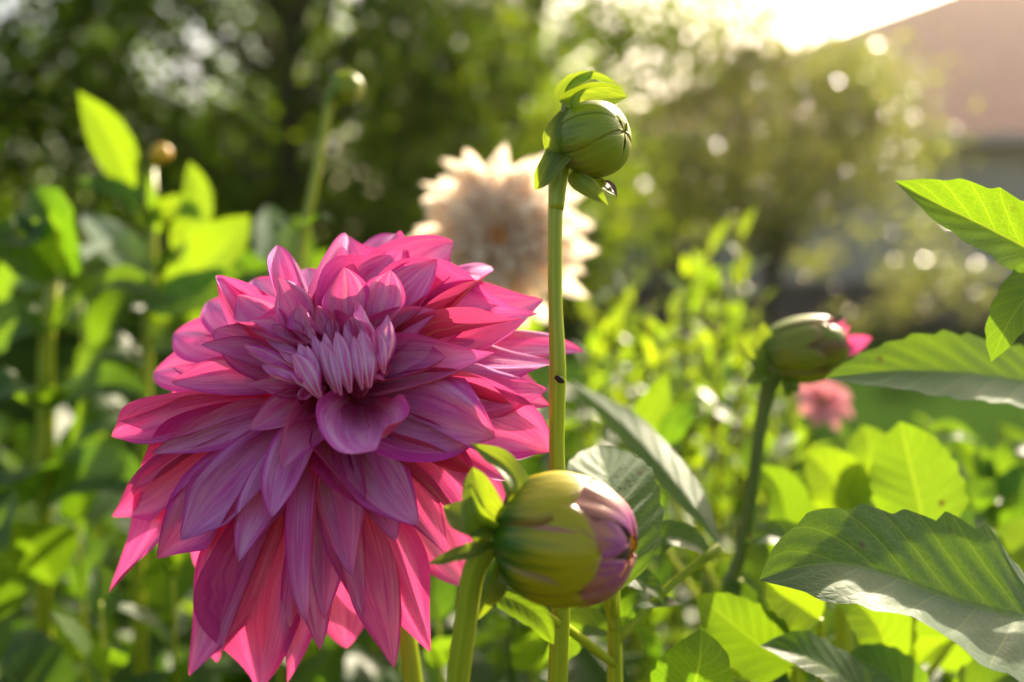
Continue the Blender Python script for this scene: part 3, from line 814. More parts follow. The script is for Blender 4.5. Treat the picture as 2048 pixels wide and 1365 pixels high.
M['budA'] = bud_mat("front_bud", (.035, .115, .003), (.44, .35, .003), (.34, .04, .12), .60, .97)
M['budin'] = bud_mat("bud_inner_petal", (.45, .30, .03), (.45, .16, .10), (.33, .05, .24), .2, .72)
M['budG'] = bud_mat("green_bud", (.13, .21, .008), (.27, .32, .012), (.42, .42, .03), .55, .98, .15)
M['budR'] = bud_mat("opening_bud", (.06, .15, .006), (.19, .23, .010), (.48, .07, .18), .5, .9)
M['dark'] = simple("hole_shade_and_scar", (.03, .015, .01), .9)  # near-black paints the shade inside the bud's hole; also the stem scar
def bract_mat():
    t = NT("green_bract")
    xyz = t.n("SeparateXYZ", {0: t.n("UVMap").outputs[0]}); U, V = xyz.outputs[0], xyz.outputs[1]
    rnd = t.n("ObjectInfo").outputs["Random"]
    vec = t.n("CombineXYZ", {0: t.math('MULTIPLY', U, 16.0), 1: t.math('MULTIPLY', V, 2.2), 2: t.math('MULTIPLY', rnd, 40.0)}).outputs[0]
    st = t.n("TexNoise", {"Vector": vec, "Scale": 1.0, "Detail": 4.0, "Roughness": .6}).outputs[0]
    e = t.math('MULTIPLY', t.math('ABSOLUTE', t.math('SUBTRACT', U, .5)), 2.0)
    f = t.ss(st, .32, .68)
    c = t.mix(f, (.065, .13, .012), (.12, .19, .025))
    c = t.mix(t.math('MULTIPLY', t.ss(e, .8, 1.0), .6), c, (.26, .28, .08))
    c = t.mix(t.math('MULTIPLY', t.ss(V, .9, 1.0), .6), c, (.22, .13, .05))
    trc = t.mix(f, (.28, .44, .008), (.50, .60, .02))
    b = t.n("Bump", {"Strength": .4, "Distance": .001, "Height": st}).outputs[0]
    p = t.n("BsdfPrincipled", {"Base Color": c, "Roughness": .42, "Specular IOR Level": .45, "Normal": b}).outputs[0]
    return t.surf(t.n("MixShader", {0: .42, 1: p, 2: t.n("BsdfTranslucent", {"Color": trc}).outputs[0]}).outputs[0])


M['bract'] = bract_mat()


def build_front_bud():
    d = .372
    C = at(1132, 1080, d)
    ax = cv(.93, -.05, .37)
    up = nz(CU - (CU @ ax) * ax)
    k = d / FPX
    Lz, Rr = 137 * k, 123 * k
    root = thing("dahlia_bud", "fat yellow green bud with purple petal tips, nodding low before the big pink flower", "flower bud", at(900, 1900, d) * [1, 1, 0])
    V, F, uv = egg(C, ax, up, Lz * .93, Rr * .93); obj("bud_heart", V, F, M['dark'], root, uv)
    for i in range(7):
        bud_scale(root, "inner_petal", C, ax, up, Lz, Rr, R(20 + i * 360 / 7), R(36), .30, .93 + .02 * (i % 3), .00 + .012 * (i % 2), M['budin'], ridge=.03, tipw=.5, point=1.6)
    for i, (az, hf, v1, lift) in enumerate(((80, 60, .62, .050), (124, 28, .57, .062), (0, 50, .76, .034), (168, 56, .72, .030), (255, 60, .70, .022), (300, 40, .66, .04))):
        bud_scale(root, "outer_scale", C, ax, up, Lz, Rr, R(az), R(hf), .04, v1, lift, M['budA'], ridge=.04, tipw=.62, point=2.4)
    D = d
    bract(root, [(1000, 1055, D), (965, 1000, D + .002), (945, 935, D + .006), (968, 975, D - .012)][:3], 42, (-.2, .2, 1), M['bract'], 30, 30, 'broad')
    bract(root, [(1008, 1040, D), (1035, 985, D - .004), (1005, 930, D + .004), (940, 886, D + .012)], 30, (.5, .3, 1), M['bract'], 25, 25)
    bract(root, [(1015, 1030, D + .006), (1038, 985, D + .006), (1040, 945, D + .008)], 12, (.3, .3, 1), M['bract'])
    bract(root, [(1005, 1065, D), (950, 1045, D - .004), (886, 1014, D + .006)], 36, (-.1, .6, 1), M['bract'], 15, 20)
    bract(root, [(1000, 1085, D), (940, 1105, D - .006), (855, 1128, D + .004)], 26, (0, 1, .7), M['bract'], 15, 10)
    bract(root, [(1005, 1105, D), (990, 1165, D - .006), (956, 1240, D + .002)], 28, (.8, .3, 1), M['bract'], 25, 25)
    bract(root, [(1000, 1075, D + .004), (955, 1030, D - .008), (940, 965, D - .004)], 38, (-.3, .1, 1), M['bract'], 35, 35, 'broad')
    mb = MB()
    mb.add(*tube([C - ax * Lz * .90, C - ax * (Lz + .004)], [.011, .0085], 14, 5))
    mb.build("calyx", M['stem'], root)
    mb = MB()
    mb.add(*tube([at(1008, 1078, d + .004), at(975, 1090, d + .008), at(945, 1150, d + .010), at(930, 1250, d + .012), at(915, 1365, d + .016), at(890, 1700, d + .03), np.array([-.02, .42, 0])],
                 [.0062, .0052, .0045, .0044, .0046, .005, .006], 14, 170, .03))
    mb.build("stem", M['stem'], root)


build_front_bud()


def build_tall_bud():
    d = .445
    C = at(1190, 281, d)
    ax = cv(.66, .12, .46); up = nz(CU - (CU @ ax) * ax)
    k = d / FPX; Lz, Rr = 65 * k, 70 * k
    root = thing("dahlia_bud", "round green bud with leafy bracts on a tall straight stem, right of the pink flower", "flower bud", at(1120, 1900, d + .01) * [1, 1, 0])
    V, F, uv = egg(C, ax, up, Lz * .96, Rr * .96); obj("bud_heart", V, F, M['budG'], root, uv)
    for az, hf, v1, lf in ((95, 66, .995, .05), (20, 46, .99, .034), (170, 52, .99, .022), (240, 50, .99, .02), (310, 50, .99, .02), (52, 26, .93, .062)):
        bud_scale(root, "outer_scale", C, ax, up, Lz, Rr, R(az), R(hf), .03, v1, lf, M['budG'], ridge=.010, tipw=.45, point=1.7)
    D = d
    bract(root, [(1150, 255, D), (1140, 205, D - .004), (1175, 178, D - .010), (1248, 172, D - .014)], 40, (-.2, 1, .5), M['bract'], 10, 30)
    bract(root, [(1150, 250, D + .008), (1160, 200, D + .012), (1200, 195, D + .010), (1254, 195, D + .004)], 54, (-.1, .4, 1), M['bract'], 15, 15, 'broad')
    bract(root, [(1150, 240, D + .010), (1145, 190, D + .014), (1162, 165, D + .014), (1190, 140, D + .012)], 20, (.2, -.2, 1), M['bract'])
    bract(root, [(1160, 300, D + .004), (1122, 310, D - .004), (1105, 270, D - .006), (1128, 215, D - .002)], 22, (-.4, .1, 1), M['bract'], 10, 10, 'broad')
    bract(root, [(1140, 300, D), (1118, 315, D - .006), (1095, 345, D - .005), (1070, 381, D - .002)], 30, (-.4, .3, 1), M['bract'], 14, 14, 'broad')
    bract(root, [(1150, 340, D + .002), (1155, 362, D - .006), (1185, 385, D - .008), (1217, 412, D - .010)], 22, (-.2, .6, 1), M['bract'], 20, 20)
    bract(root, [(1152, 335, D + .002), (1165, 358, D + .002), (1200, 372, D), (1232, 392, D - .002)], 22, (.2, 1, .6), M['bract'], 15, 15)
    o = bract(root, [(1195, 362, D + .004), (1214, 366, D + .002), (1224, 376, D + .002), (1234, 396, D)], 10, (.5, 1, .7), simple("dry_tip", (.14, .07, .04), .7, .4, 300), 20, 20, name="dry_bract")
    mb = MB()
    mb.add(*tube([C - ax * Lz * .80, at(1128, 300, d + .004), at(1118, 330, d + .004), at(1112, 420, d + .003)], [.0085, .0070, .0050, .0035], 14, 16))
    mb.build("calyx", M['stem'], root)
    mb = MB()
    mb.add(*tube([at(1113, 360, d + .004), at(1110, 450, d + .003), at(1110, 600, d + .004), at(1115, 735, d + .004), at(1113, 900, d + .006), at(1122, 1150, d + .008), at(1115, 1365, d + .012), at(1110, 1700, d + .03),
                       np.array([.04, .52, 0])], [.0036, .0033, .0032, .0038, .0035, .0042, .0046, .005, .006], 16, 130, .03))
    mb.build("stem", M['stem'], root)
    mb = MB(); mb.add(*tube([at(1112, 755, d - .0005), at(1120, 760, d - .002), at(1127, 764, d - .001)], [.0010, .0016, .0009], 8, 6)); mb.build("leaf_scar", M['dark'], root)


build_tall_bud()


def build_right_bud():
    d = .64
    C = at(1612, 700, d)
    ax = cv(.90, .14, .34); up = nz(CU - (CU @ ax) * ax)
    k = d / FPX; Lz, Rr = 92 * k, 60 * k
    root = thing("dahlia_bud", "opening bud with a pink tip, beside the serrated leaf, on a dark stem", "flower bud", at(1450, 1900, d) * [1, 1, 0])
    V, F, uv = egg(C, ax, up, Lz * .9, Rr * .9); obj("bud_heart", V, F, M['budR'], root, uv)
    for i in range(7):
        bud_scale(root, "outer_scale", C, ax, up, Lz, Rr, R(30 + i * 360 / 7), R(33), .03, .64 + .07 * (i % 2), .03 + .03 * (i % 2), M['budR'], ridge=.02, tipw=.55, point=1.8, flare=.05)
    for i, (x, y) in enumerate(((1744, 676), (1700, 650), (1690, 640), (1668, 632), (1715, 690), (1680, 655))):
        petal(root, C - ax * Lz * .2, ax, at(x, y, d - .01 + .006 * (i % 3)), whalf=27 * k, phi=(1.4, 1.1, .8), reflex=6, lead=8, seed=500 + i, mat=M['petal'], nv=16, nu=9, base_r=.004, name="inner_petal")
    D = d
    for sp, w_, n_ in (([(1560, 715, D), (1530, 690, D - .005), (1525, 645, D)], 22, (-.3, .2, 1)), ([(1560, 725, D), (1510, 720, D - .01), (1470, 668, D)], 15, (-.3, .5, 1)),
                       ([(1560, 735, D), (1515, 755, D - .01), (1490, 770, D)], 18, (-.2, .6, 1)), ([(1570, 745, D), (1580, 775, D - .01), (1575, 800, D)], 18, (.1, .3, 1)),
                       ([(1555, 740, D + .01), (1530, 740, D + .01), (1500, 730, D + .01)], 18, (-.2, .3, 1))):
        bract(root, sp, w_, n_, M['bract'], 20, 20)
    mb = MB()
    mb.add(*tube([C - ax * Lz * .85, at(1548, 735, d), at(1538, 775, d + .004), at(1520, 860, d + .006), at(1502, 1000, d + .008), at(1478, 1120, d + .01), at(1440, 1220, d + .012), at(1400, 1600, d + .02), np.array([.13, .68, 0])],
                 [.012, .010, .0055, .0042, .0042, .0046, .0055, .006, .007], 12, 130))
    mb.build("stem", M['dstem'], root)


build_right_bud()


def build_back_bud():
    d = .84
    root = thing("dahlia_bud", "small blurred green bud on a thin leaning stalk before the dark trees", "flower bud", at(560, 1500, d) * [1, 1, 0])
    C = at(694, 176, d); ax = cv(.8, -.2, .3); up = nz(CU - (CU @ ax) * ax); k = d / FPX
    V, F, uv = egg(C, ax, up, 30 * k, 26 * k); obj("bud_heart", V, F, M['budG'], root, uv)
    for i in range(6):
        bud_scale(root, "outer_scale", C, ax, up, 31 * k, 27 * k, R(i * 60), R(36), .03, .95, .03 + .03 * (i % 2), M['budG'])
    bract(root, [(675, 180, d), (660, 190, d - .01), (662, 215, d - .01)], 14, (-.4, .2, 1), M['bract'])
    bract(root, [(680, 165, d), (690, 145, d - .01), (715, 150, d - .01)], 13, (0, 1, .5), M['bract'])
    mb = MB(); mb.add(*tube([at(680, 172, d), at(662, 185, d), at(655, 230, d), at(640, 310, d), at(622, 400, d), at(600, 520, d), at(580, 900, d), np.array([-.18, .86, 0])],
                            [.006, .0062, .0036, .0038, .004, .0042, .005, .007], 10, 90))
    mb.build("stem", M['stem'], root)
    leaf("leaf", root, [(606, 455, d), (640, 432, d - .02), (668, 440, d - .03)], 14, 14, (0, 1, .4), M['leaf'], nv=20, nu=10)
    leaf("leaf", root, [(600, 470, d), (570, 450, d - .02), (540, 470, d - .03)], 16, 16, (0, 1, .4), M['leaf'], nv=20, nu=10)


build_back_bud()


def build_pale_flower():
    d = 1.15
    C = at(1640, 805, d)
    root = thing("pale_pink_flower", "small pale pink flower out of focus below the opening bud", "flower", np.array([C[0], C[1], 0]))
    A = cv(.25, .45, .85)
    for k in range(15):
        a = k * 2.39996; th = R(60 + 45 * k / 15)
        up = nz(np.cross(A, CX)); rt = np.cross(up, A)
        dv = math.sin(th) * (rt * math.cos(a) + up * math.sin(a)) + math.cos(th) * A
        petal(root, C, A, C + dv * .036 * RNG.uniform(.8, 1.15), whalf=.010, phi=(1, .6, .5), seed=600 + k, mat=M['pinkish'], nv=12, nu=7, base_r=.004)
    mb = MB(); mb.add(*tube([C - A * .004, C + A * .008], [.007, .006], 8, 4)); mb.build("flower_center", simple("pollen", (.35, .22, .06), .8), root)
    mb = MB(); mb.add(*tube([C, C - A * .03 + np.array([0, 0, -.02]), at(1640, 1100, d + .03), np.array([C[0], C[1], 0])], [.004, .003, .003, .004], 8, 16)); mb.build("stem", M['stem'], root)


build_pale_flower()


# ------------------------------------------------------------------ leaves of the garden plants
def plant(label, stem_pts, rad, group=None, mat='stem', name="dahlia_plant"):
    P = [p if isinstance(p, np.ndarray) else at(*p) for p in stem_pts]
    root = thing(name, label, "plant", np.array([P[-1][0], P[-1][1], 0]), group)
    mb = MB(); mb.add(*tube(P, rad, 10, 30)); mb.build("stem", M[mat], root)
    return root


def petiole(root, a, b, r=.0022, mat='stem'):
    mb = MB(); mb.add(*tube([at(*a), (at(*a) + at(*b)) / 2 + np.array([0, 0, .004]), at(*b)], [r * 1.3, r, r], 8, 10)); mb.build("petiole", M[mat], root)


# right: the plant whose stem stands just outside the frame
d = .45
p = plant("dahlia plant with big serrated leaves reaching in from the right edge", [(2230, 300, .50), (2220, 700, .49), (2215, 1250, .49), np.array([.33, .50, 0])], [.004, .005, .006, .008])
leaf("leaf", p, [(2120, 1262, .465), (2040, 1236, .455), (1911, 1202, .447), (1775, 1150, .440), (1680, 1128, .436), (1590, 1136, .432), (1517, 1161, .428)], 205, 165, (.05, .92, .38), M['heroleaf'],
     fl=0, fr=36, teeth=7, tooth=.13, shape='broad', nv=90, nu=30, quilt=.012, seed=3, label="broad grey green leaf with scalloped edge and sun patches")
leaf("leaf", p, [(2130, 790, .57), (2048, 764, .56), (1920, 746, .545), (1800, 742, .535), (1720, 748, .53), (1648, 757, .525)], 100, 82, (0, .75, .62), M['heroleaf'],
     fl=6, fr=30, teeth=9, tooth=.12, shape='broad', nv=80, nu=24, seed=4, quilt=.012, label="horizontal serrated leaf with pale midrib")
leaf("leaf", p, [(2190, 575, .46), (2060, 500, .45), (1960, 448, .44), (1870, 405, .435), (1788, 362, .43)], 82, 80, (.25, .12, .95), M['lime'],
     fl=22, fr=26, teeth=6, tooth=.13, shape='broad', nv=80, nu=24, seed=5, label="glowing yellow green leaf with bright rim")
leaf("leaf", p, [(2120, 520, .40), (2060, 585, .40), (2015, 650, .402), (1982, 724, .405)], 38, 50, (-.15, .5, .85), M['heroleaf'], fl=5, fr=20, teeth=6, tooth=.10, shape='broad', nv=60, nu=20, seed=6,
     label="small dark leaf hanging tip down")
for a, b in (((2120, 1262, .465), (2216, 1285, .49)), ((2130, 790, .57), (2220, 800, .49)), ((2190, 575, .46), (2224, 600, .49)), ((2120, 520, .40), (2226, 480, .495))):
    petiole(p, a, b)

# behind the front bud
p = plant("dahlia plant with crinkled sunlit leaves right behind the fat front bud", [(1225, 1120, .50), (1230, 1365, .51), (1220, 1700, .52), np.array([.05, .56, 0])], [.003, .004, .005, .007])
leaf("leaf", p, [(1222, 1190, .450), (1222, 1120, .458), (1222, 1040, .475), (1215, 960, .505), (1195, 890, .548)], 105, 100, (-.05, .85, .5), M['heroleaf'], fl=10, fr=14, teeth=8, tooth=.07, shape='broad', nv=60, nu=24, quilt=.028, seed=8)
leaf("leaf", p, [(1440, 1095, .52), (1400, 1030, .545), (1320, 930, .60), (1235, 840, .66), (1140, 762, .73)], 28, 52, (-.05, .93, .35), M['heroleaf'], fl=-40, fr=0, teeth=9, tooth=.05, shape='lance', nv=60, nu=18, quilt=.014, seed=9)
leaf("leaf", p, [(985, 1185, .40), (1040, 1205, .395), (1085, 1240, .392), (1108, 1290, .395)], 26, 32, (.1, .75, .65), M['leaf'], fl=30, fr=-10, teeth=5, tooth=.08, shape='broad', nv=40, nu=16, quilt=.015, seed=10, curlu=.6)
leaf("leaf", p, [(1290, 1110, .52), (1330, 1075, .52), (1390, 1090, .52), (1425, 1125, .525)], 40, 46, (0, .8, .6), M['leaf'], fl=10, fr=25, shape='broad', seed=12, nv=36, nu=14)
leaf("leaf", p, [(1200, 1180, .50), (1255, 1155, .50), (1310, 1180, .50), (1330, 1215, .505)], 34, 30, (0, .8, .6), M['leaf'], fl=10, fr=15, seed=13, nv=36, nu=14)
leaf("leaf", p, [(1240, 1260, .51), (1270, 1210, .51), (1340, 1205, .51), (1370, 1212, .515)], 26, 26, (0, .9, .4), M['leaf'], fl=10, fr=15, seed=14, nv=36, nu=14)
leaf("leaf", p, [(1230, 1270, .52), (1170, 1250, .53), (1120, 1300, .54), (1080, 1330, .55)], 40, 40, (-.1, .7, .7), M['leaf'], fl=10, fr=15, seed=15, nv=36, nu=14)
for a, b in (((1222, 1190, .45), (1227, 1230, .503)), ((1440, 1095, .52), (1228, 1290, .507)), ((985, 1185, .40), (1229, 1330, .508)), ((1290, 1110, .52), (1227, 1180, .502)), ((1200, 1180, .50), (1227, 1260, .503))):
    petiole(p, a, b)

# bottom right
p = plant("bright leafy dahlia plant low at the bottom right under the broad scalloped leaf", [(1690, 1080, .66), (1680, 1365, .66), (1670, 1700, .67), np.array([.22, .72, 0])], [.004, .005, .006, .008])
BL = [
    ([(1850, 1075, .60), (1838, 1000, .605), (1818, 920, .61), (1800, 843, .612)], 92, 88, (-.1, .1, 1), 'lime', 8, 8, 'broad'),
    ([(1560, 1130, .66), (1575, 1060, .66), (1560, 980, .665), (1520, 930, .67)], 40, 56, (.1, .3, .9), 'leaf', 10, 30, 'broad'),
    ([(1262, 900, .78), (1285, 850, .78), (1312, 800, .78), (1332, 748, .78)], 34, 34, (0, .1, 1), 'lime', 10, 10, 'broad'),
    ([(1330, 890, .75), (1345, 850, .75), (1375, 822, .75), (1400, 815, .75)], 24, 30, (0, .6, .8), 'leaf', 10, 10, 'broad'),
    ([(1640, 1240, .56), (1605, 1215, .555), (1565, 1190, .55), (1530, 1160, .55)], 60, 44, (0, .2, .95), 'lime', 20, 30, 'broad'),
    ([(1590, 1330, .54), (1520, 1290, .54), (1450, 1235, .54), (1395, 1190, .545)], 70, 66, (-.1, .5, .85), 'leaf', -10, 20, 'broad'),
    ([(1780, 1330, .58), (1760, 1260, .575), (1715, 1205, .575), (1660, 1180, .58)], 58, 62, (.1, .2, .95), 'lime', 14, 24, 'broad'),
    ([(1370, 1460, .50), (1385, 1390, .495), (1400, 1320, .49), (1402, 1258, .492)], 88, 84, (-.1, .60, .8), 'leaf', 14, 18, 'broad'),
    ([(1760, 1440, .52), (1690, 1360, .515), (1600, 1310, .51), (1520, 1292, .512)], 60, 70, (0, .88, .45), 'leaf', 10, 14, 'broad'),
    ([(1830, 1420, .55), (1800, 1370, .55), (1740, 1330, .55), (1690, 1318, .55)], 50, 56, (0, .6, .8), 'lime', 10, 14, 'broad'),
    ([(1950, 1110, .68), (1900, 1040, .68), (1830, 1000, .68), (1740, 1005, .68)], 60, 56, (.1, .85, .5), 'leaf', 10, 14, 'broad'),
    ([(1700, 1060, .72), (1690, 1000, .72), (1660, 950, .72), (1610, 900, .725)], 64, 64, (0, .2, .95), 'lime', 10, 14, 'broad'),
    ([(1720, 1000, .74), (1735, 950, .74), (1740, 900, .74), (1725, 850, .745)], 62, 56, (0, .1, 1), 'lime', 10, 14, 'broad'),
    ([(1480, 1160, .64), (1470, 1220, .63), (1440, 1280, .63), (1380, 1310, .63)], 50, 50, (0, .6, .8), 'leaf', 10, 14, 'broad'),
    ([(1640, 1130, .62), (1600, 1090, .62), (1540, 1070, .62), (1490, 1085, .62)], 44, 44, (0, .85, .5), 'leaf', 10, 14, 'broad'),
    ([(1930, 1420, .60), (1960, 1380, .6), (2010, 1350, .6), (2070, 1345, .6)], 50, 50, (0, .7, .7), 'leaf', 10, 14, 'broad'),
]
for i, (sp, a, b, n_, m_, f1, f2, sh) in enumerate(BL):
    leaf("leaf", p, sp, a, b, n_, M[m_], f1, f2, teeth=7, tooth=.09, shape=sh, nv=44, nu=16, seed=30 + i, quilt=.014)
    mb = MB(); q = sp[0]; mb.add(*tube([at(*q), at(q[0] * .93 + 118, q[1] + 130, q[2] * .7 + .2), at(1672 + (q[0] - 1680) * .12, 1560, .665)], [.002, .0024, .003], 8, 14)); mb.build("petiole", M['stem'], p)

p = plant("dahlia plant with broad pale lit leaves at the right edge in front of the lawn", [(1990, 1000, .86), (1985, 1300, .86), np.array([.42, .9, 0])], [.004, .005, .008])
for i, (sp, a, b, n_, m_) in enumerate([
    ([(1985, 1040, .86), (1940, 980, .86), (1880, 930, .86), (1850, 925, .86)], 40, 50, (0, .9, .4), 'leaf'),
    ([(1990, 1040, .86), (1950, 900, .86), (1920, 875, .86), (1880, 880, .87)], 34, 34, (0, .95, .35), 'leaf'),
    ([(1995, 1060, .85), (2030, 1000, .84), (2060, 960, .84), (2100, 960, .84)], 50, 50, (-.1, .7, .6), 'leaf'),
    ([(1990, 1080, .82), (1960, 1040, .80), (1950, 1000, .80), (1990, 960, .80)], 60, 60, (0, .8, .6), 'leaf'),
    ([(1985, 1120, .84), (1940, 1090, .82), (1890, 1080, .80), (1850, 1090, .80)], 60, 60, (0, .5, .8), 'lime'),
    ([(1995, 1000, .86), (2010, 940, .86), (2030, 905, .86), (2070, 890, .87)], 34, 34, (0, .9, .5), 'leaf'),
    ([(1985, 990, .86), (1960, 940, .87), (1900, 860, .88), (1850, 860, .90)], 30, 30, (0, .3, .9), 'lime'),
    ([(1990, 1160, .8), (2020, 1120, .78), (2060, 1080, .78), (2110, 1070, .78)], 60, 60, (0, .6, .8), 'lime'),
]):
    leaf("leaf", p, sp, a, b, n_, M[m_], 12, 16, teeth=7, tooth=.08, shape='broad', nv=36, nu=14, seed=60 + i)

# left plants
p = plant("tall dahlia plant at the left with dark rounded leaf on a pale stem", [(112, 545, .92), (95, 640, .92), (92, 840, .93), (90, 1300, .95), np.array([-.44, 1.0, 0])], [.0055, .007, .008, .008, .009])
for i, (sp, a, b, n_, m_) in enumerate([
    ([(110, 548, .92), (120, 490, .90), (100, 430, .87), (40, 425, .84)], 84, 74, (-.05, .2, .98), 'leaf'),
    ([(110, 545, .92), (70, 500, .88), (30, 470, .85), (-20, 470, .84)], 66, 66, (-.1, .35, .95), 'leaf'),
    ([(112, 560, .90), (150, 530, .94), (185, 500, 1.0), (225, 480, 1.06)], 50, 50, (-.1, .88, .45), 'heroleaf'),
    ([(112, 560, .92), (60, 540, .96), (20, 560, .98), (-20, 640, 1.0)], 48, 48, (-.2, .3, .9), 'lime'),
    ([(95, 660, .92), (160, 600, .9), (240, 560, .88), (330, 590, .88)], 44, 50, (0, .65, .8), 'leaf'),
    ([(95, 650, .92), (50, 640, .90), (15, 660, .9), (-30, 720, .9)], 50, 50, (0, .5, .85), 'lime'),
    ([(92, 830, .93), (150, 790, .9), (220, 770, .88), (300, 790, .88)], 60, 56, (0, .7, .7), 'leaf'),
    ([(92, 830, .93), (60, 780, .9), (20, 770, .88), (-50, 800, .88)], 60, 56, (0, .7, .7), 'leaf'),
    ([(90, 1000, .94), (150, 960, .9), (230, 950, .86), (300, 990, .86)], 80, 80, (0, .6, .8), 'leaf'),
    ([(90, 1000, .94), (60, 960, .9), (10, 940, .86), (-60, 970, .86)], 70, 70, (0, .6, .8), 'leaf'),
]):
    leaf("leaf", p, sp, a, b, n_, M[m_], 14, 18, teeth=7, tooth=.06, shape='broad', nv=40, nu=14, seed=80 + i)
p = plant("lime green dahlia plant at the left with one tall pointed leaf and yellow bud", [(303, 330, 1.0), (306, 430, 1.0), (300, 560, 1.0), (290, 800, 1.0), (280, 1300, 1.0), np.array([-.37, 1.08, 0])], [.004, .0045, .006, .006, .007, .008])
V, F, uv = egg(at(322, 308, 1.0), cv(.8, .2, .5), nz(CU - (CU @ cv(.8, .2, .5)) * cv(.8, .2, .5)), .011, .010); obj("bud", V, F, simple("yellow_bud", (.75, .42, .03), .4, .4, 60), p, uv)
for i, (sp, a, b, n_, m_) in enumerate([
    ([(275, 425, 1.0), (255, 350, .99), (215, 265, .98), (155, 182, .97)], 44, 44, (-.1, .12, 1), 'lime'),
    ([(280, 430, 1.0), (250, 390, .98), (200, 370, .97), (152, 362, .97)], 28, 26, (0, .6, .8), 'leaf'),
    ([(345, 500, 1.0), (385, 450, 1.0), (395, 390, 1.0), (378, 322, 1.0)], 34, 36, (.1, .1, 1), 'lime'),
    ([(310, 470, 1.0), (300, 420, .99), (290, 380, .99), (296, 345, .99)], 26, 26, (0, .1, 1), 'lime'),
    ([(330, 560, .98), (390, 540, .96), (450, 490, .95), (500, 430, .95)], 66, 60, (.05, .25, .95), 'lime'),
    ([(310, 580, .98), (370, 590, .95), (430, 570, .94), (490, 540, .94)], 50, 66, (0, .5, .85), 'leaf'),
    ([(300, 560, .97), (250, 510, 1.02), (205, 460, 1.10), (165, 428, 1.18)], 40, 40, (-.1, .88, .45), 'heroleaf'),
    ([(300, 560, 1.0), (330, 520, .99), (350, 500, .98), (372, 512, .98)], 24, 24, (0, .9, .4), 'leaf'),
    ([(300, 600, 1.0), (250, 600, .98), (210, 640, .97), (180, 700, .97)], 40, 40, (0, .5, .8), 'leaf'),
    ([(300, 640, 1.0), (360, 640, .98), (410, 660, .97), (450, 720, .97)], 50, 50, (0, .4, .9), 'lime'),
    ([(292, 700, 1.0), (340, 690, .98), (400, 700, .97), (440, 740, .97)], 44, 44, (0, .8, .6), 'leaf'),
    ([(292, 720, 1.0), (240, 700, .98), (190, 710, .97), (150, 760, .97)], 44, 44, (0, .8, .6), 'leaf'),
    ([(285, 860, 1.0), (240, 830, .97), (190, 840, .95), (140, 890, .95)], 60, 60, (0, .7, .7), 'leaf'),
    ([(285, 900, 1.0), (330, 870, .97), (380, 890, .95), (420, 950, .95)], 60, 60, (0, .7, .7), 'leaf'),
    ([(330, 540, 1.0), (350, 560, 1.0), (380, 600, 1.0), (420, 620, 1.0)], 44, 44, (0, .2, 1), 'lime'),
    ([(306, 440, 1.0), (340, 420, 1.0), (370, 415, 1.0), (410, 440, 1.0)], 26, 26, (0, .3, 1), 'lime'),
]):
    leaf("leaf", p, sp, a, b, n_, M[m_], 12, 16, teeth=7, tooth=.06, shape='broad' if i else 'lance', nv=40, nu=14, seed=100 + i)
p = plant("dahlia plant with pale sunlit pointed leaf just above the pink flower's left side", [(590, 560, 1.08), (585, 800, 1.08), np.array([-.24, 1.16, 0])], [.004, .006, .008])
for i, (sp, a, b, n_, m_) in enumerate([
    ([(590, 578, 1.02), (570, 530, 1.07), (548, 470, 1.14), (535, 410, 1.22)], 46, 46, (-.15, .85, .5), 'heroleaf'),
    ([(595, 570, 1.04), (598, 520, 1.06), (600, 470, 1.08), (585, 430, 1.10)], 22, 30, (.2, .4, .9), 'lime'),
    ([(590, 600, 1.08), (540, 590, 1.05), (480, 600, 1.03), (430, 640, 1.03)], 50, 50, (0, .5, .85), 'leaf'),
    ([(590, 600, 1.08), (520, 560, 1.06), (480, 520, 1.06), (440, 500, 1.06)], 36, 36, (0, .3, .9), 'leaf'),
    ([(590, 660, 1.08), (540, 650, 1.05), (480, 660, 1.03), (430, 700, 1.03)], 50, 50, (0, .3, .95), 'lime'),
    ([(590, 600, 1.1), (620, 560, 1.1), (640, 520, 1.1), (660, 500, 1.1)], 24, 24, (0, .3, .9), 'leaf'),
]):
    leaf("leaf", p, sp, a, b, n_, M[m_], 12, 16, teeth=7, tooth=.06, shape='broad', nv=36, nu=14, seed=130 + i)

# ---- randomly grown plants that fill the bed: unit leaves shared by many parts
PROTO = {}
for m_ in ('leaf', 'lime'):
    for q in range(3):
        o = leaf("leaf", None, [(0, 0, 0), (0, .33, .03 + .03 * q), (0.02 * q, .68, .04), (.05 * (q - 1), 1, -.06 * q)], .30 + .03 * q, .30, (0, 0, 1), M[m_], 14, 18, teeth=7, tooth=.08,
                 shape='broad' if q else 'ovate', nv=30, nu=12, seed=q, world=True)
        PROTO[m_, q] = o.data
        bpy.data.objects.remove(o)


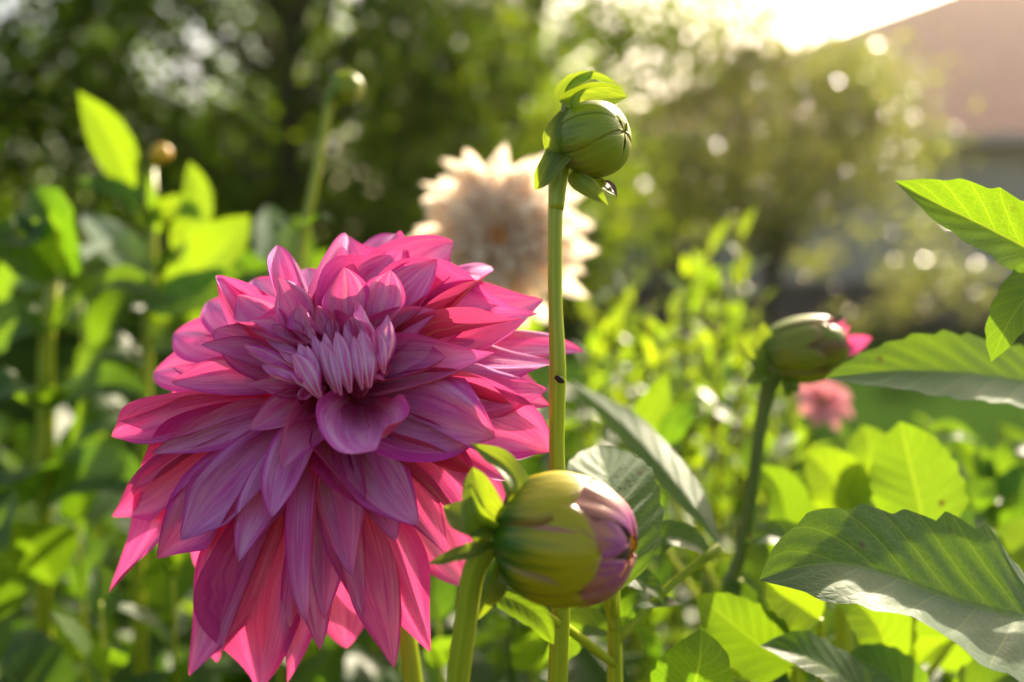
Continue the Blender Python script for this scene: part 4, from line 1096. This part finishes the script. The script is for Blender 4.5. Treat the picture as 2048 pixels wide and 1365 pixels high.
def rand_plant(x, y, h, n, size, label, group, lime=.35, zlow=.3, spread=.10, name="leafy_dahlia_plant"):
    root = thing(name, label, "plant", (x, y, 0), group)
    lean = RNG.normal(size=2) * .04
    P = [np.array([x, y, 0]), np.array([x + lean[0] * .4, y + lean[1] * .4, h * .5]), np.array([x + lean[0], y + lean[1], h])]
    mb = MB(); mb.add(*tube(P, [.007, .005, .0012], 8, 14)); mb.build("stem", M['stem'], root)
    S = spline(P, 50)
    for k in range(n):
        f = zlow + (1 - zlow) * (k + .5) / n
        b = S[int(f * 49)]
        az = k * 2.4 + RNG.uniform(-.5, .5); el = RNG.uniform(-.35, .75) + .5 * (f - .6)
        T = Vector((math.cos(az) * math.cos(el), math.sin(az) * math.cos(el), math.sin(el)))
        N = Vector((RNG.normal() * .45, RNG.normal() * .45, 1.0)); N = (N - N.dot(T) * T).normalized()
        s = size * RNG.uniform(.6, 1.2) * (1.15 - .5 * max(0, f - .6))
        off = RNG.uniform(.02, spread)
        if k >= n - 4:
            off = .002; s *= .62; T = (T + Vector((0, 0, 1.1))).normalized(); N = (Vector((-T.x, -T.y, .4)) + Vector(RNG.normal(size=3) * .2)); N = (N - N.dot(T) * T).normalized()
        o = bpy.data.objects.new("leaf", PROTO['lime' if RNG.random() < lime else 'leaf', int(RNG.integers(0, 3))])
        COL.objects.link(o); o.parent = root
        X = T.cross(N)
        from mathutils import Matrix
        m = Matrix((X, T, N)).transposed().to_4x4()
        o.matrix_local = Matrix.Translation(Vector(b - np.array([x, y, 0])) + T * off) @ m @ Matrix.Scale(s, 4)
    return root


def rp(px, d, top, n, size, label, group=None, **k):
    w_ = at(px, top, d)
    return rand_plant(w_[0], w_[1], w_[2], n, size, label, group, **k)


G1 = "shaded leafy plants filling the left of the bed"
for px, d_, top in ((30, 1.25, 640), (190, 1.35, 600), (400, 1.3, 640), (560, 1.4, 640), (-80, 1.0, 760), (180, .95, 930), (330, .85, 1030), (60, .8, 1120), (430, .75, 1210), (240, .7, 1240)):
    rp(px, d_, top, 15 if top < 800 else 20, .13, "leafy green plant, one of the blurred leaf mass left of the pink flower", G1, lime=.65 if top < 800 else .08)  # lower rows take fewer light leaves, shade put into the leaf colours
G2 = "leafy plants low behind the buds"
for px, d_, top in ((720, .8, 1160), (980, .78, 1200), (1120, .85, 1060), (1290, .82, 1130), (1420, .95, 960), (1560, .98, 960)):
    rp(px, d_, top, 20, .11, "leafy green plant, one of those filling the shade low behind the buds", G2, lime=.3)
G4 = "tall leafy plants added behind the pink flower to shade the lower left"
for px, d_, top in ((700, 1.15, 620), (820, 1.1, 610), (930, 1.2, 640), (880, 1.0, 720), (760, 1.0, 740)):  # added mostly unseen, to cast shade on the lower left leaves
    rp(px, d_, top, 24, .13, "added leafy green plant hidden behind the pink flower, shading the lower left", G4, lime=.1)
G3 = "bright leafy plants at the lower right"
for px, d_, top in ((1760, .95, 900), (1900, .8, 1030), (1700, 1.2, 860), (2040, 1.1, 930), (1840, 1.25, 870), (1600, .75, 1140), (1950, .68, 1200)):
    rp(px, d_, top, 20, .115, "bright leafy plant, one of those crowding the lower right corner", G3, lime=.55)

# slim small-leaved stalks behind, right of the tall bud
def stalk(px, d_, top, nl, label):
    T0 = at(px, top, d_)
    root = thing("leafy_stalk", label, "plant", (T0[0], T0[1], 0), "slim small-leaved stalks right of the tall bud")
    mb = MB(); B0 = np.array([T0[0] + RNG.normal() * .03, T0[1] + .03, 0])
    P = [B0, (B0 + T0) / 2 + RNG.normal(size=3) * .012, T0]
    mb.add(*tube(P, [.005, .004, .0015], 6, 14)); mb.build("stem", simple("reddish_stem", (.22, .12, .04), .6), root)
    S = spline(P, 60); mb = MB()
    for k in range(nl):
        f = .45 + .55 * (k / nl)
        b = S[min(59, int(f * 59))]; az = k * 2.4 + RNG.uniform(-.4, .4); el = RNG.uniform(.3, 1.2)
        T = np.array([math.cos(az) * math.cos(el), math.sin(az) * math.cos(el), math.sin(el)])
        N = nz(np.array([0, 0, 1.0]) - T[2] * T + RNG.normal(size=3) * .3); N = nz(N - (N @ T) * T); X = np.cross(T, N)
        L = .046 * RNG.uniform(.35, 1.3); W = L * RNG.uniform(.12, .25)
        a = b + T * .004
        V = []
        for v, w_, dz in ((0, .2, 0), (.25, .85, .02), (.5, 1, .03), (.78, .6, .0), (1, .02, -.05)):
            c = a + T * L * v + N * L * dz
            V += [c - X * W * w_ + N * W * .25 * w_, c, c + X * W * w_ + N * W * .25 * w_]
        Fq = []
        for j in range(4):
            Fq += [(j * 3, j * 3 + 1, j * 3 + 4, j * 3 + 3), (j * 3 + 1, j * 3 + 2, j * 3 + 5, j * 3 + 4)]
        mb.add(np.array(V), Fq)
    mb.build("foliage", M['bushleaf'], root)


for px, d_, top in ((1180, 1.30, 590), (1225, 1.2, 640), (1262, 1.45, 560), (1300, 1.25, 600), (1345, 1.35, 620), (1385, 1.2, 500), (1415, 1.3, 480), (1445, 1.25, 560), (1480, 1.3, 455), (1430, 1.1, 640), (1515, 1.35, 590),
                    (1370, 1.1, 690), (1320, 1.05, 700), (1560, 1.3, 700), (1480, 1.08, 690), (1240, 1.05, 760), (1590, 1.2, 790), (1540, 1.1, 800), (1400, 1.4, 590), (1205, 1.4, 690)):
    stalk(px, d_, top, 64, "slim upright stalk of small yellow green leaves in the thicket behind the tall bud")

# low ground cover over the whole bed
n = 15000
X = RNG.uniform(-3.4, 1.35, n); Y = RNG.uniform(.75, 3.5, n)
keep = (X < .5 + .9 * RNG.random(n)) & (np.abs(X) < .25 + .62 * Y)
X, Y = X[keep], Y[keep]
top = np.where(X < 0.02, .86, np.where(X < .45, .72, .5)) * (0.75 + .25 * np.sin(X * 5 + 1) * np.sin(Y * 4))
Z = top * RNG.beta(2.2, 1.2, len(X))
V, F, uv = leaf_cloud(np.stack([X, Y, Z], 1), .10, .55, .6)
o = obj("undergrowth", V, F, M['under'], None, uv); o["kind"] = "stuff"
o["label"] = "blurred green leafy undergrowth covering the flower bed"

# ------------------------------------------------------------------ warm hazy air, its glow also standing in for lens glare
t = NT("hazy_air")
vol = t.n("VolumePrincipled", {"Color": (1.0, .88, .70, 1), "Density": .0011, "Anisotropy": .82})
t.t.links.new(vol.outputs[0], t.out.inputs[1])
mb = MB(); box(mb, -40, -4, -1.2, 40, 34, 9)
hz = mb.build("haze", t.m, None, False); hz["kind"] = "stuff"; hz["label"] = "warm sunlit haze in the garden air, also standing in for lens glare"
